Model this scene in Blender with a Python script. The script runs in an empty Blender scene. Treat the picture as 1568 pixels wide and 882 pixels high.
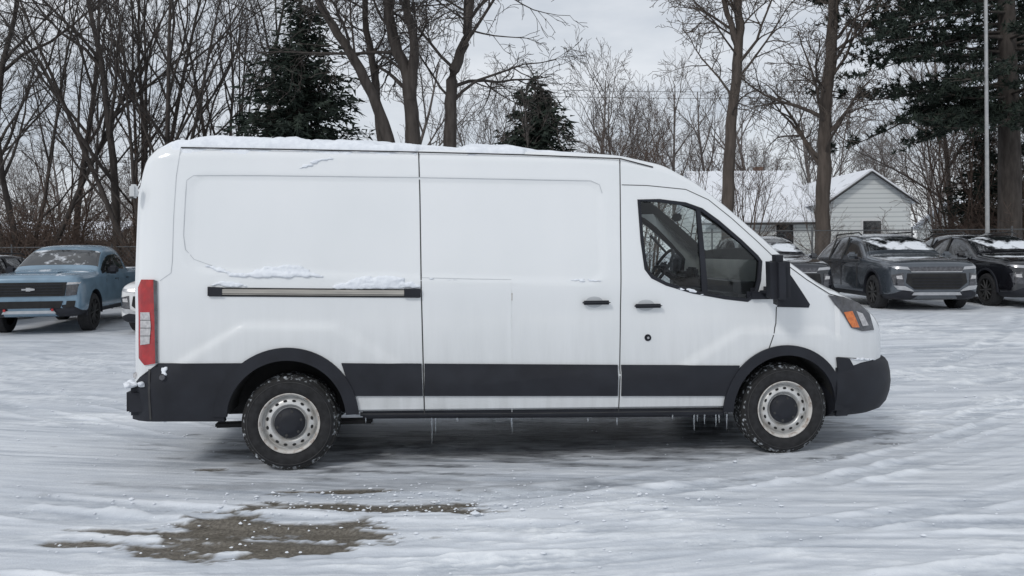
import bpy, bmesh, math, random
import numpy as np
from mathutils import Vector, Matrix
from mathutils.bvhtree import BVHTree
Rd=math.radians
scene=bpy.context.scene
COL=scene.collection
scene.view_settings.view_transform='Standard'
scene.view_settings.look='None'
scene.view_settings.exposure=0

# ------------------------------------------------------------------ materials
def mat(name,c1,c2=None,scale=8,rough=.5,metal=0,coat=0,bump=0,bdist=.01,stretch=(1,1,1),spec=.5,lo=.35,hi=.65,detail=5):
    m=bpy.data.materials.new(name); m.use_nodes=True
    nt=m.node_tree; b=nt.nodes['Principled BSDF']
    b.inputs['Roughness'].default_value=rough
    b.inputs['Metallic'].default_value=metal
    b.inputs['Coat Weight'].default_value=coat
    b.inputs['Specular IOR Level'].default_value=spec
    if c2 is None: c2=tuple(v*.85 for v in c1)
    tc=nt.nodes.new('ShaderNodeTexCoord'); mp=nt.nodes.new('ShaderNodeMapping')
    mp.inputs['Scale'].default_value=stretch
    n=nt.nodes.new('ShaderNodeTexNoise'); n.inputs['Scale'].default_value=scale; n.inputs['Detail'].default_value=detail
    r=nt.nodes.new('ShaderNodeValToRGB')
    r.color_ramp.elements[0].position=lo; r.color_ramp.elements[1].position=hi
    r.color_ramp.elements[0].color=(*c1,1); r.color_ramp.elements[1].color=(*c2,1)
    L=nt.links.new
    L(tc.outputs['Object'],mp.inputs['Vector']); L(mp.outputs[0],n.inputs['Vector']); L(n.outputs[0],r.inputs[0]); L(r.outputs[0],b.inputs['Base Color'])
    if bump:
        bp=nt.nodes.new('ShaderNodeBump'); bp.inputs['Strength'].default_value=bump; bp.inputs['Distance'].default_value=bdist
        L(n.outputs[0],bp.inputs['Height']); L(bp.outputs[0],b.inputs['Normal'])
    return m

def glass(name,tint=(.55,.6,.6),refl=.12):
    m=bpy.data.materials.new(name); m.use_nodes=True; nt=m.node_tree
    nt.nodes.clear(); L=nt.links.new
    o=nt.nodes.new('ShaderNodeOutputMaterial'); mx=nt.nodes.new('ShaderNodeMixShader')
    t=nt.nodes.new('ShaderNodeBsdfTransparent'); g=nt.nodes.new('ShaderNodeBsdfGlossy')
    t.inputs[0].default_value=(*tint,1); g.inputs['Roughness'].default_value=.02
    fr=nt.nodes.new('ShaderNodeFresnel'); fr.inputs[0].default_value=1.45
    ad=nt.nodes.new('ShaderNodeMath'); ad.operation='ADD'; ad.use_clamp=True; ad.inputs[1].default_value=refl-.04
    L(fr.outputs[0],ad.inputs[0]); L(ad.outputs[0],mx.inputs[0]); L(t.outputs[0],mx.inputs[1]); L(g.outputs[0],mx.inputs[2]); L(mx.outputs[0],o.inputs[0])
    return m

def snowy_paint(name,c,rough=.25,amount=.5,metal=.3,coat=.6,scale=2.2):
    """paint with a dusting of snow lying on upward-facing parts"""
    m=mat(name,c,tuple(v*.8 for v in c),scale=3,rough=rough,metal=metal,coat=coat)
    nt=m.node_tree; L=nt.links.new; p=nt.nodes['Principled BSDF']; out=nt.nodes['Material Output']
    s=nt.nodes.new('ShaderNodeBsdfDiffuse'); s.inputs[0].default_value=(.70,.73,.77,1)
    geo=nt.nodes.new('ShaderNodeNewGeometry'); sp=nt.nodes.new('ShaderNodeSeparateXYZ'); L(geo.outputs['Normal'],sp.inputs[0])
    tc=nt.nodes.new('ShaderNodeTexCoord'); n=nt.nodes.new('ShaderNodeTexNoise'); n.inputs['Scale'].default_value=scale; n.inputs['Detail'].default_value=8; n.inputs['Roughness'].default_value=.62
    L(tc.outputs['Object'],n.inputs['Vector'])
    a=nt.nodes.new('ShaderNodeMath'); a.operation='MULTIPLY_ADD'; a.inputs[1].default_value=.9; L(sp.outputs['Z'],a.inputs[0]); L(n.outputs[0],a.inputs[2])
    mr=nt.nodes.new('ShaderNodeMapRange'); mr.inputs['From Min'].default_value=1.55-amount*.55; mr.inputs['From Max'].default_value=1.62-amount*.55
    L(a.outputs[0],mr.inputs[0])
    mx=nt.nodes.new('ShaderNodeMixShader'); L(mr.outputs[0],mx.inputs[0]); L(p.outputs[0],mx.inputs[1]); L(s.outputs[0],mx.inputs[2]); L(mx.outputs[0],out.inputs[0])
    return m

M={}
M['snow']=mat('snow_lump',(.82,.85,.89),(.74,.77,.82),scale=30,rough=.7,bump=.4,bdist=.01)
M['white']=mat('white_van_paint',(.80,.815,.825),(.765,.785,.795),scale=1.3,rough=.16,coat=.6,spec=.5,stretch=(1,1,.5))
nt=M['white'].node_tree; L=nt.links.new; b=nt.nodes['Principled BSDF']; src=b.inputs['Base Color'].links[0].from_socket
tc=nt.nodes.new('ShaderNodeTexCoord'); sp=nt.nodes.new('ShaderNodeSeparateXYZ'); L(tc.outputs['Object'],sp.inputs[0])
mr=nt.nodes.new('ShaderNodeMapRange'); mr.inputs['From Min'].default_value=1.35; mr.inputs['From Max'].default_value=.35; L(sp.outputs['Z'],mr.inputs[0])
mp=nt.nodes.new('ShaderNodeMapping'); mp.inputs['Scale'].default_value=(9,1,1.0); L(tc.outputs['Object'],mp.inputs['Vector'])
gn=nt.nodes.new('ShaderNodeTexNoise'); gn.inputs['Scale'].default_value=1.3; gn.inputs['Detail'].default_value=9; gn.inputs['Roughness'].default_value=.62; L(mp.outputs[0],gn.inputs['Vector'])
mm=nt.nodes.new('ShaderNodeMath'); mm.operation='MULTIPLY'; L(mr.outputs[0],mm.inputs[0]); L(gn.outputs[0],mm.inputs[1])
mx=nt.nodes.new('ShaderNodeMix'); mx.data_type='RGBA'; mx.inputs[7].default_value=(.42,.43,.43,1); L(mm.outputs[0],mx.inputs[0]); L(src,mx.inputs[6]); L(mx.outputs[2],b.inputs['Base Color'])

M['dark']=mat('wheel_well_dark',(.012,.012,.013),(.02,.02,.02),rough=.9)
M['trim']=mat('black_plastic_trim',(.012,.013,.018),(.018,.020,.027),scale=5,rough=.6,spec=.35,bump=.04,bdist=.002)
M['gap']=mat('panel_gap',(.03,.03,.032),(.05,.05,.05),rough=.8)
M['gapsoft']=mat('panel_crease',(.44,.46,.48),(.52,.54,.56),rough=.6)
M['int']=mat('cab_interior',(.085,.088,.095),(.07,.07,.075),scale=6,rough=.8)
M['intlight']=mat('cab_lining',(.50,.51,.50),(.43,.44,.44),scale=6,rough=.8)
M['seat']=mat('seat_cloth',(.03,.031,.035),(.05,.05,.055),scale=40,rough=.95,bump=.3,bdist=.003)
M['tyre']=mat('tyre_rubber',(.010,.010,.011),(.022,.022,.024),scale=22,rough=.85,bump=.4,bdist=.01)
M['tyresnow']=mat('tyre_snow',(.018,.018,.018),(.5,.53,.56),scale=34,rough=.85,bump=.5,bdist=.006,lo=.55,hi=.70)
M['steel']=mat('steel_rim',(.62,.62,.61),(.40,.38,.35),scale=13,rough=.38,metal=.3,lo=.45,hi=.78)
M['rust']=mat('rim_rust',(.26,.20,.16),(.56,.54,.51),scale=26,rough=.7,lo=.3,hi=.52)
M['chrome']=mat('bright_metal',(.55,.55,.56),(.45,.45,.46),rough=.3,metal=.8)
M['rail']=mat('rail_metal',(.50,.47,.42),(.36,.34,.31),scale=20,rough=.4,metal=.5,stretch=(.2,1,4))
M['red']=mat('red_lens',(.42,.008,.01),(.30,.005,.008),scale=20,rough=.12,coat=.8)
M['clear']=mat('clear_lens',(.55,.54,.54),(.38,.37,.38),scale=40,rough=.15,coat=.8)
M['amber']=mat('amber_lens',(.75,.20,.03),(.55,.13,.02),scale=40,rough=.15,coat=.8)
M['lampdark']=mat('headlamp_dark',(.02,.02,.024),(.07,.07,.08),scale=18,rough=.08,coat=1)
M['glass']=glass('van_window_glass',(.88,.92,.91),.05)
M['ice']=glass('ice',(.86,.9,.93),.25)
M['carglass']=snowy_paint('car_glass',(.012,.014,.016),rough=.05,amount=.47,metal=0,coat=1,scale=1.3)
M['carside']=mat('car_side_glass',(.015,.017,.02),(.03,.033,.036),rough=.05,coat=1)

# ------------------------------------------------------------------ helpers
def empty(name,loc=(0,0,0),rz=0):
    e=bpy.data.objects.new(name,None); COL.objects.link(e); e.location=loc; e.rotation_euler=(0,0,rz); e.empty_display_size=.3
    return e
def finish(me,ang=35):
    me.polygons.foreach_set('use_smooth',[True]*len(me.polygons))
    try: me.set_sharp_from_angle(angle=Rd(ang))
    except Exception: pass
def obj(name,V,F,mats,parent=None,mi=None,smooth=35):
    me=bpy.data.meshes.new(name); me.from_pydata([tuple(v) for v in V],[],F)
    if not isinstance(mats,(list,tuple)): mats=[mats]
    for m in mats: me.materials.append(m)
    if mi is not None: me.polygons.foreach_set('material_index',mi)
    if smooth: finish(me,smooth)
    o=bpy.data.objects.new(name,me); COL.objects.link(o)
    if parent: o.parent=parent
    return o
def bm_obj(name,bm,mats,parent=None,smooth=35,recalc=True):
    if recalc: bmesh.ops.recalc_face_normals(bm,faces=bm.faces)
    me=bpy.data.meshes.new(name); bm.to_mesh(me); bm.free()
    if not isinstance(mats,(list,tuple)): mats=[mats]
    for m in mats: me.materials.append(m)
    if smooth: finish(me,smooth)
    o=bpy.data.objects.new(name,me); COL.objects.link(o)
    if parent: o.parent=parent
    return o
def fixn(o,tri=False):
    bm=bmesh.new(); bm.from_mesh(o.data)
    if tri: bmesh.ops.triangulate(bm,faces=bm.faces)
    bmesh.ops.recalc_face_normals(bm,faces=bm.faces); bm.to_mesh(o.data); bm.free()
def apply_mods(o):
    bpy.context.view_layer.update()
    dg=bpy.context.evaluated_depsgraph_get()
    me=bpy.data.meshes.new_from_object(o.evaluated_get(dg),preserve_all_data_layers=True,depsgraph=dg)
    o.modifiers.clear(); o.data=me
def box(name,c,s,m,parent=None,bev=.01,rot=(0,0,0),seg=2):
    bm=bmesh.new(); bmesh.ops.create_cube(bm,size=1)
    for v in bm.verts: v.co=Vector((v.co.x*s[0],v.co.y*s[1],v.co.z*s[2]))
    if bev: bmesh.ops.bevel(bm,geom=list(bm.edges),offset=min(bev,min(s)*.45),segments=seg,affect='EDGES')
    o=bm_obj(name,bm,m,parent); o.location=c; o.rotation_euler=rot
    return o
def lathe(name,prof,n,m,parent=None,loc=(0,0,0),rot=(0,0,0),sm=30):
    V=[];F=[]
    k=len(prof)
    for i in range(n):
        a=2*math.pi*i/n
        for r,y in prof: V.append((r*math.cos(a),y,r*math.sin(a)))
    for i in range(n):
        j=(i+1)%n
        for q in range(k-1): F.append((i*k+q,i*k+q+1,j*k+q+1,j*k+q))
    o=obj(name,V,F,m,parent,smooth=sm); o.location=loc; o.rotation_euler=rot
    return o
def tube(V,F,pts,rad,k=6,caps=False):
    n=len(pts); base=len(V)
    for i,p in enumerate(pts):
        if i==0: d=pts[1]-pts[0]
        elif i==n-1: d=pts[-1]-pts[-2]
        else: d=pts[i+1]-pts[i-1]
        d=d.normalized()
        a=d.cross(Vector((0,0,1))) if abs(d.z)<.95 else d.cross(Vector((1,0,0)))
        a.normalize(); b=d.cross(a)
        for j in range(k):
            t=2*math.pi*j/k
            V.append(p+(a*math.cos(t)+b*math.sin(t))*rad[i])
    for i in range(n-1):
        for j in range(k):
            q=(j+1)%k
            F.append((base+i*k+j,base+i*k+q,base+(i+1)*k+q,base+(i+1)*k+j))
    if caps:
        F.append(tuple(base+j for j in range(k))[::-1]); F.append(tuple(base+(n-1)*k+j for j in range(k)))
def tube_obj(name,pts,r,m,parent=None,k=8):
    V=[];F=[]; pts=[Vector(p) for p in pts]
    rr=r if isinstance(r,(list,tuple)) else [r]*len(pts)
    tube(V,F,pts,rr,k,True); return obj(name,V,F,m,parent)

TAB=np.random.RandomState(5).rand(512,512)
def vn(x,y):
    xi=np.floor(x).astype(int); yi=np.floor(y).astype(int); fx=x-xi; fy=y-yi
    fx=fx*fx*(3-2*fx); fy=fy*fy*(3-2*fy)
    a=TAB[xi%512,yi%512]; b=TAB[(xi+1)%512,yi%512]; c=TAB[xi%512,(yi+1)%512]; d=TAB[(xi+1)%512,(yi+1)%512]
    return a*(1-fx)*(1-fy)+b*fx*(1-fy)+c*(1-fx)*fy+d*fx*fy
def fbm(x,y,o=4,g=.5):
    s=0;a=1;t=0
    for i in range(o):
        s=s+a*vn(x*2**i+17*i,y*2**i+31*i); t+=a; a*=g
    return s/t
def S(x): 
    x=np.clip(x,0,1); return x*x*(3-2*x)

# ------------------------------------------------------------------ terrain
def terrain(x,y):
    x=np.asarray(x,float); y=np.asarray(y,float)
    z=.34*S((x-1)/6)*S((y-9)/7)
    z=z+.75*S((y-27)/14)*S((x+4)/10)+.25*S((y-26)/12)
    return z
def T(x,y): return float(terrain(x,y))

xs=np.concatenate([-7-np.cumsum(.03*1.075**np.arange(78))[::-1],np.arange(-7,7,.03),7+np.cumsum(.03*1.075**np.arange(78))])
ys=np.concatenate([np.array([-60,-30,-12,-4,0,1.4]),np.arange(2.6,8.4,.017),np.arange(8.4,20,.06),20+np.cumsum(.08*1.07**np.arange(80))])
GX,GY=np.meshgrid(xs,ys)
Z=terrain(GX,GY)
fade=1-S((GY-14)/14)
# packed, driven-over snow: nearly flat, fine scraped streaks along the driving direction, clods only here and there
sy=GY-.045*GX*GX-.12*GX
sy2=GY+.10*GX-.01*GX*GX
mixs=S((fbm(GX*.25+5,GY*.3,2)-.4)/.2)
def st_(fx,fy,o=5,g=.62,off=0): return fbm(GX*fx+off,sy*fy,o,g)*mixs+fbm(GX*fx+off+40,sy2*fy,o,g)*(1-mixs)
streak=st_(.7,13)
stri=st_(.45,34,3,.6,7)
lump=fbm(GX*3.2,GY*4.2,5,.55)
grain=fbm(GX*14,GY*18,3,.6)
regional=fbm(GX*.55+3,GY*.9+8,3)
ridge=1-np.abs(2*st_(1.2,11,5,.62,9)-1)
rough_=S((regional-.50)/.14)
rdg=(np.clip(ridge,0,1)**8)
Z=Z+fade*((streak-.5)*.008+(stri-.5)*.006+(lump-.5)*.005+(grain-.5)*.016*rough_+rdg*.009*(.3+.9*rough_))
pack=np.zeros_like(Z)
tracks=[(5.30,.22,.066,.12,-1.5,14),(6.95,.30,.055,.12,2.6,14),(5.02,.20,.066,.09,.2,14),(4.35,-.05,.05,.11,-8,2.2),(4.62,-.08,.03,.10,-8,5),(9.1,.10,.02,.13,-14,20),(10.8,.06,.012,.14,-14,20),(7.0,.02,.05,.12,3.4,14),(3.55,.10,.02,.12,-6,8),(8.2,-.35,.03,.12,-14,-2.6),(5.6,-.30,.04,.13,-14,-1.8),(6.1,-.42,.03,.12,-14,-2.2),(4.1,.16,.05,.11,-1,10),(7.6,.18,.06,.12,3.6,14),(8.0,-.02,.05,.12,3.4,16),(11.8,.03,.0,.16,-20,20),(13,.03,.0,.16,-20,20),(14.2,-.05,.0,.16,-20,20),(3.3,-.18,.02,.1,-6,6),(4.7,.25,.05,.10,.5,10),(9.9,-.12,.03,.14,-14,20)]
for a,b,c,w,x0,x1 in tracks:
    yc=a+b*GX+c*GX*GX+ (vn(GX*.7+a*7,GX*0+a)-.5)*.12
    sl=np.sqrt(1+(b+2*c*GX)**2)
    d=np.abs(GY-yc)/sl
    br_=(.35+.65*S((fbm(GX*.7+a*3,GY*.9,2)-.32)/.25))
    en=S((GX-x0)/.8)*S((x1-GX)/.8)*br_
    m_=S(1-(d-w*.6)/(w*.45))*en
    rim=np.exp(-((d-w*1.25)/.028)**2)*en
    tread=(np.sin(GX*sl*70+np.sign(GY-yc)*d*40)*.5+.5)
    Z=Z-m_*(.011-.006*tread)+rim*.030*(lump**2)*1.4
    rdg=np.maximum(rdg,rim*lump*1.5)
    pack=np.maximum(pack,m_*(.7+.3*lump))
bare=np.zeros_like(Z)-1
warp=fbm(GX*2.4-GY,sy2*10,6,.62)
for cx,cy,rx,ry,am in [(-1.45,4.62,.85,.20,1.2),(-.92,5.02,.78,.10,1.05),(-1.50,4.36,.55,.14,1.25),(-2.46,4.42,.24,.05,1.0),(-1.9,4.45,.3,.1,.7),(-.3,4.95,.6,.06,.65),(-2.3,5.92,.13,.045,1.2),(-1.3,5.35,.5,.04,.65)]:
    d=np.sqrt(((GX-cx-.35*(GY-cy))/rx)**2+((GY-cy)/ry)**2)
    bare=np.maximum(bare,am*(1.25-d)+(warp-.5)*3.0-.2)
bm_=S(bare/.13)
Z=Z-bm_*.012
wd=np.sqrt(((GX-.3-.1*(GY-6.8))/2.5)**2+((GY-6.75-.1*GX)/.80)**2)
slush_shade=S((1.15-wd+(warp-.5)*2.2)/.5)*.95  # grey slush; its dark colour also stands in for shade under the van
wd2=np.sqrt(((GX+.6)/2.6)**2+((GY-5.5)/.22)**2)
slush_shade=np.maximum(slush_shade,S((.9-wd2+(warp-.5)*2.6)/.5)*.45)
Z=np.where(GY<2.2,terrain(GX,GY),Z)
H,Wd=Z.shape
me=bpy.data.meshes.new('snowy_ground')
V=np.stack([GX,GY,Z],-1).reshape(-1,3)
idx=np.arange(H*Wd).reshape(H,Wd)
Fq=np.stack([idx[:-1,:-1],idx[:-1,1:],idx[1:,1:],idx[1:,:-1]],-1).reshape(-1,4)
me.vertices.add(len(V)); me.vertices.foreach_set('co',V.ravel().astype(np.float32))
me.loops.add(len(Fq)*4); me.loops.foreach_set('vertex_index',Fq.ravel().astype(np.int32))
me.polygons.add(len(Fq)); me.polygons.foreach_set('loop_start',(np.arange(len(Fq))*4).astype(np.int32))
me.update(calc_edges=True)
me.polygons.foreach_set('use_smooth',[True]*len(Fq))
for nm,arr in (('bare',bm_),('pack',pack),('slush_shade',slush_shade),('stri',stri*.5+streak*.5),('ridge',np.clip(rdg*(.4+.6*rough_)*fade,0,1))):
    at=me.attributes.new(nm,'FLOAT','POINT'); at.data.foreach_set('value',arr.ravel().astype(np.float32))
g=bpy.data.materials.new('snow_ground'); g.use_nodes=True; nt=g.node_tree; L=nt.links.new; b=nt.nodes['Principled BSDF']
b.inputs['Roughness'].default_value=.42; b.inputs['Specular IOR Level'].default_value=.45
tc=nt.nodes.new('ShaderNodeTexCoord')
def noise(sc,st=(1,1,1),det=6,ro=.55):
    mp=nt.nodes.new('ShaderNodeMapping'); mp.inputs['Scale'].default_value=st; L(tc.outputs['Object'],mp.inputs['Vector'])
    n=nt.nodes.new('ShaderNodeTexNoise'); n.inputs['Scale'].default_value=sc; n.inputs['Detail'].default_value=det; n.inputs['Roughness'].default_value=ro
    L(mp.outputs[0],n.inputs['Vector']); return n
def ramp(src,p0,p1,c0,c1):
    r=nt.nodes.new('ShaderNodeValToRGB'); e=r.color_ramp.elements; e[0].position=p0; e[1].position=p1; e[0].color=(*c0,1); e[1].color=(*c1,1); L(src,r.inputs[0]); return r
def mixc(f,a,bb):
    x=nt.nodes.new('ShaderNodeMix'); x.data_type='RGBA'; L(f,x.inputs[0]); L(a,x.inputs[6]); L(bb,x.inputs[7]); return x
def attr(n_): 
    a=nt.nodes.new('ShaderNodeAttribute'); a.attribute_name=n_; return a.outputs['Fac']
n1=noise(.55,(1,1.8,1),4); n2=noise(5,(.5,1.6,1),9,.70); n3=noise(60); n4=noise(1.5,(.5,1.7,1),7)
base=ramp(n1.outputs[0],.32,.68,(.52,.56,.62),(.66,.69,.735))
dirty=ramp(attr('stri'),.36,.60,(.37,.405,.455),(.74,.77,.81))
fm=ramp(n4.outputs[0],.38,.60,(.25,.25,.25),(.9,.9,.9))
c=mixc(fm.outputs[0],base.outputs[0],dirty.outputs[0])
pk=ramp(n2.outputs[0],.36,.62,(.33,.365,.42),(.58,.62,.67))
c2=mixc(attr('pack'),c.outputs[2],pk.outputs[0])
rc=ramp(n3.outputs[0],.3,.7,(.80,.83,.86),(.87,.89,.91))
c25=mixc(attr('ridge'),c2.outputs[2],rc.outputs[0])
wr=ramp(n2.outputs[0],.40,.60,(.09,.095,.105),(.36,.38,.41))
c27=mixc(attr('slush_shade'),c25.outputs[2],wr.outputs[0])
asp=ramp(n3.outputs[0],.35,.7,(.070,.060,.046),(.185,.165,.135))
mb=nt.nodes.new('ShaderNodeMath'); mb.operation='MULTIPLY'; L(attr('bare'),mb.inputs[0])
br=ramp(n2.outputs[0],.34,.42,(.45,.45,.45),(1,1,1)); L(br.outputs[0],mb.inputs[1])
c3=mixc(mb.outputs[0],c27.outputs[2],asp.outputs[0])
L(c3.outputs[2],b.inputs['Base Color'])
bp=nt.nodes.new('ShaderNodeBump'); bp.inputs['Strength'].default_value=.4; bp.inputs['Distance'].default_value=.010; L(n2.outputs[0],bp.inputs['Height'])
bp2=nt.nodes.new('ShaderNodeBump'); bp2.inputs['Strength'].default_value=.5; bp2.inputs['Distance'].default_value=.006; L(n3.outputs[0],bp2.inputs['Height']); L(bp.outputs[0],bp2.inputs['Normal'])
L(bp2.outputs[0],b.inputs['Normal'])
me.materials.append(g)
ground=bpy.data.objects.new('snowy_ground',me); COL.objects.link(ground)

V=[];F=[]
random.seed(4)
ico=[Vector(v) for v in [(0,0,1),(.9,0,.3),(.3,.85,.3),(-.7,.5,.3),(-.7,-.5,.3),(.3,-.85,.3),(0,0,-.6)]]
icf=[(0,1,2),(0,2,3),(0,3,4),(0,4,5),(0,5,1),(6,2,1),(6,3,2),(6,4,3),(6,5,4),(6,1,5)]
def crumb(x,y,s):
    b0=len(V); q=Matrix.Rotation(random.random()*6,3,'Z')
    for v in ico: 
        w=q@v*random.uniform(.6,1.2); V.append(Vector((x,y,T(x,y)+s*.5))+Vector((w.x*s*1.2,w.y*s*1.1,w.z*s*.75)))
    for f in icf: F.append(tuple(b0+i for i in f))
for i in range(1700):
    if i<450:
        x=random.gauss(-.2,1.0); y=random.gauss(5.05,.2)
    elif i<520: x=random.uniform(-2.6,-.6); y=random.uniform(4.2,5.3)
    elif i<1250:
        a,b_,c_,w_,x0,x1=random.choice(tracks[:15]); x=random.uniform(max(x0,-7),min(x1,7)); y=a+b_*x+c_*x*x+random.choice((-1,1))*random.gauss(.16,.05)
        if y<2.7: continue
    else: x=random.uniform(-5,9); y=random.uniform(3.2,12)
    crumb(x,y,random.uniform(.004,.012)*(1.8 if random.random()<.08 else 1))
crumb(-.24,4.82,.034); crumb(-.20,4.83,.02)
obj('snow_crumbs',V,F,M['snow'],smooth=60)

# ------------------------------------------------------------------ VAN
YAW=math.atan2(.101,.995)
van=empty('cargo_van',(-1.655,5.8,0),YAW)
C=1.02
def sm_int(tab,x,w=.05):
    X=[a for a,_ in tab]; Y=[b for _,b in tab]
    xx=np.array([x+w*k for k in (-1,-.66,-.33,0,.33,.66,1)])
    return float(np.mean(np.interp(xx,X,Y)))
PIN=[(-1.14,.13),(-1.12,.09),(-1.08,.045),(-1.0,.012),(-.9,0),(3.7,0),(4.0,.012),(4.2,.035),(4.45,.09),(4.6,.15),(4.7,.20),(4.78,.27),(4.85,.38),(4.9,.55),(4.94,.8)]
TOP=[(-1.14,2.22),(-1.12,2.28),(-1.08,2.42),(-1.0,2.49),(-.9,2.515),(-.5,2.52),(2.2,2.47),(2.55,2.445),(2.9,2.365),(3.17,2.215),(3.4,2.03),(3.66,1.80),(3.88,1.60),(4.15,1.425),(4.4,1.32),(4.62,1.215),(4.75,1.13),(4.83,1.04),(4.88,.92),(4.94,.75)]
BOT=[(-1.14,.47),(-.5,.44),(3.4,.375),(4.2,.32),(4.94,.36)]
RZT=[(-1.14,.14),(2.5,.12),(3.1,.07),(3.9,.06),(4.3,.10),(4.94,.10)]
RYT=[(-1.14,.14),(2.5,.12),(3.1,.07),(3.9,.08),(4.3,.18),(4.94,.16)]
def pin(t): return sm_int(PIN,t,.02)
def feat(t,z):
    f=0
    zt=2.215-.015*(t+.74); zb=1.50-.04*(t+.5)
    cx=.82; hx=1.56; cz=(zt+zb)/2; hz=(zt-zb)/2; r=.13
    qx=abs(t-cx)-hx+r; qz=abs(z-cz)-hz+r
    sd=math.hypot(max(qx,0),max(qz,0))+min(max(qx,qz),0)-r
    f+=.012*float(S(-sd/.035+.5))
    zl=.70
    for c0,a in ((0,.34),(3.83,.36)):
        zl=max(zl,1.09-.0254*t-max(0,abs(t-c0)-a)*.62)
    f+=.022*float(S((z-zl)/.07+.5))*(1-float(S((z-1.12)/.32)))*(1 if t<4.3 else 0)
    return f
def sec(z):
    a=max(0,(z-1.0)/1.4); return .15*a**1.5+.035*max(0,(.72-z)/.4)**2
def side_y(t,z): return pin(t)+sec(z)+feat(t,z)
def section(t,ns=82):
    z1=sm_int(TOP,t,.05 if t>0 else .015); z0=sm_int(BOT,t); rz=sm_int(RZT,t); ry=sm_int(RYT,t); cr=.05
    zs=max(z1-cr-rz,z0+.1)
    pts=[(C,z0),(.6,z0),(side_y(t,z0+.03)+.05,z0)]
    for k in range(ns):
        z=z0+.03+(zs-z0-.03)*k/(ns-1); pts.append((side_y(t,z),z))
    ys_=pts[-1][0]; ry=min(ry,.8*(C-ys_))
    for k in range(1,9):
        a=math.pi/2*k/8; pts.append((ys_+ry*(1-math.cos(a)),zs+rz*math.sin(a)))
    ye=ys_+ry
    for k in range(1,9):
        y=ye+(C-ye)*k/8; pts.append((y,zs+rz+cr*(1-((C-y)/(C-ye))**2)))
    return pts
st=[-1.14,-1.13,-1.115,-1.1,-1.08,-1.06,-1.03]+list(np.arange(-1.0,4.7,.032))+[4.7,4.73,4.76,4.79,4.82,4.845,4.87,4.89,4.91,4.925,4.935]
V=[];F=[]; n=None
for t in st:
    half=section(t); full=half+[(2*C-y,z) for y,z in half[-2:0:-1]]
    n=len(full)
    for y,z in full: V.append((t,y,z))
for i in range(len(st)-1):
    for j in range(n):
        q=(j+1)%n; F.append((i*n+j,(i+1)*n+j,(i+1)*n+q,i*n+q))
F.append(tuple(range(n))); F.append(tuple((len(st)-1)*n+j for j in range(n))[::-1])
shell=obj('body_shell',V,F,[M['white'],M['dark'],M['intlight']],van,smooth=None); fixn(shell)

def E(x,y,d=None):
    """image pixel coordinates unprojected through the camera onto the van side -> metres along the body / above ground"""
    u=(x-784-(y-385)*.007)/1200; h=385-(x-784)*.007
    dd=.0 if d is None else d
    for _ in range(4 if d is None else 1):
        t=(1.655+.101*dd+u*(5.8+.995*dd))/(.995-.101*u)
        z=1.63+(h-y)/1200*(5.8+.101*t+.995*dd)
        if d is None: dd=side_y(t,z)
    return (t,z)
WIN=[E(*p) for p in [(977,306),(1010,306),(1050,311),(1075,320),(1100,338),(1135,368),(1160,392),(1166,400),(1164,430),(1158,452),(1145,461),(1110,457),(1060,448),(1020,436),(998,425),(988,412),(982,370)]]
def prism(name,poly,y0,y1,mi):
    nn=len(poly); V=[(t,y0,z) for t,z in poly]+[(t,y1,z) for t,z in poly]
    F=[tuple(range(nn)),tuple(range(nn,2*nn))[::-1]]+[(i,nn+i,nn+(i+1)%nn,(i+1)%nn) for i in range(nn)]
    o=obj(name,V,F,[M['white'],M['dark'],M['intlight']],van,mi=[mi]*len(F),smooth=None); fixn(o)
    return o
# cab volume follows the roof and windscreen just inside the skin
cav=[(2.46,.60),(2.46,2.26),(2.80,2.26),(3.05,2.15),(3.28,1.99),(3.58,1.74),(3.76,1.57),(3.80,.95),(3.45,.90),(3.35,.60)]
nn=len(cav)
ci=lambda z:.07+sec(z)+(.10 if z>1.9 else .0)+.02
V=[(t,ci(z),z) for t,z in cav]+[(t,2*C-ci(z),z) for t,z in cav]
F=[tuple(range(nn)),tuple(range(nn,2*nn))[::-1]]+[(i,nn+i,nn+(i+1)%nn,(i+1)%nn) for i in range(nn)]
cavo=obj('cut_cab',V,F,[M['white'],M['dark'],M['intlight']],van,mi=[2]*len(F),smooth=None); fixn(cavo,True)
cutters=[cavo,prism('cut_win',WIN,-.2,2.3,1),prism('cut_ws',[(3.08,2.00),(3.20,2.32),(3.36,2.32),(3.90,1.78),(3.81,1.62),(3.72,1.48)],.28,2*C-.28,1)]
def circ(cx,cz,r,nn=48): return [(cx+r*math.cos(2*math.pi*i/nn),cz+r*math.sin(2*math.pi*i/nn)) for i in range(nn)]
RW=E(443,648,.05)[0]; FW=E(1202,627,.05)[0]
RA=(RW-.01,.405,.435); FA=(FW-.01,.365,.435)
for cx,cz,r in (RA,FA):
    cutters.append(prism('cut_w',circ(cx,cz,r),-.2,.36,1)); cutters.append(prism('cut_w',circ(cx,cz,r),2*C-.36,2*C+.2,1))
for c_ in cutters:
    md=shell.modifiers.new('b','BOOLEAN'); md.operation='DIFFERENCE'; md.object=c_; md.solver='EXACT'
apply_mods(shell)
for c_ in cutters: bpy.data.objects.remove(c_)
finish(shell.data,30)

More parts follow.
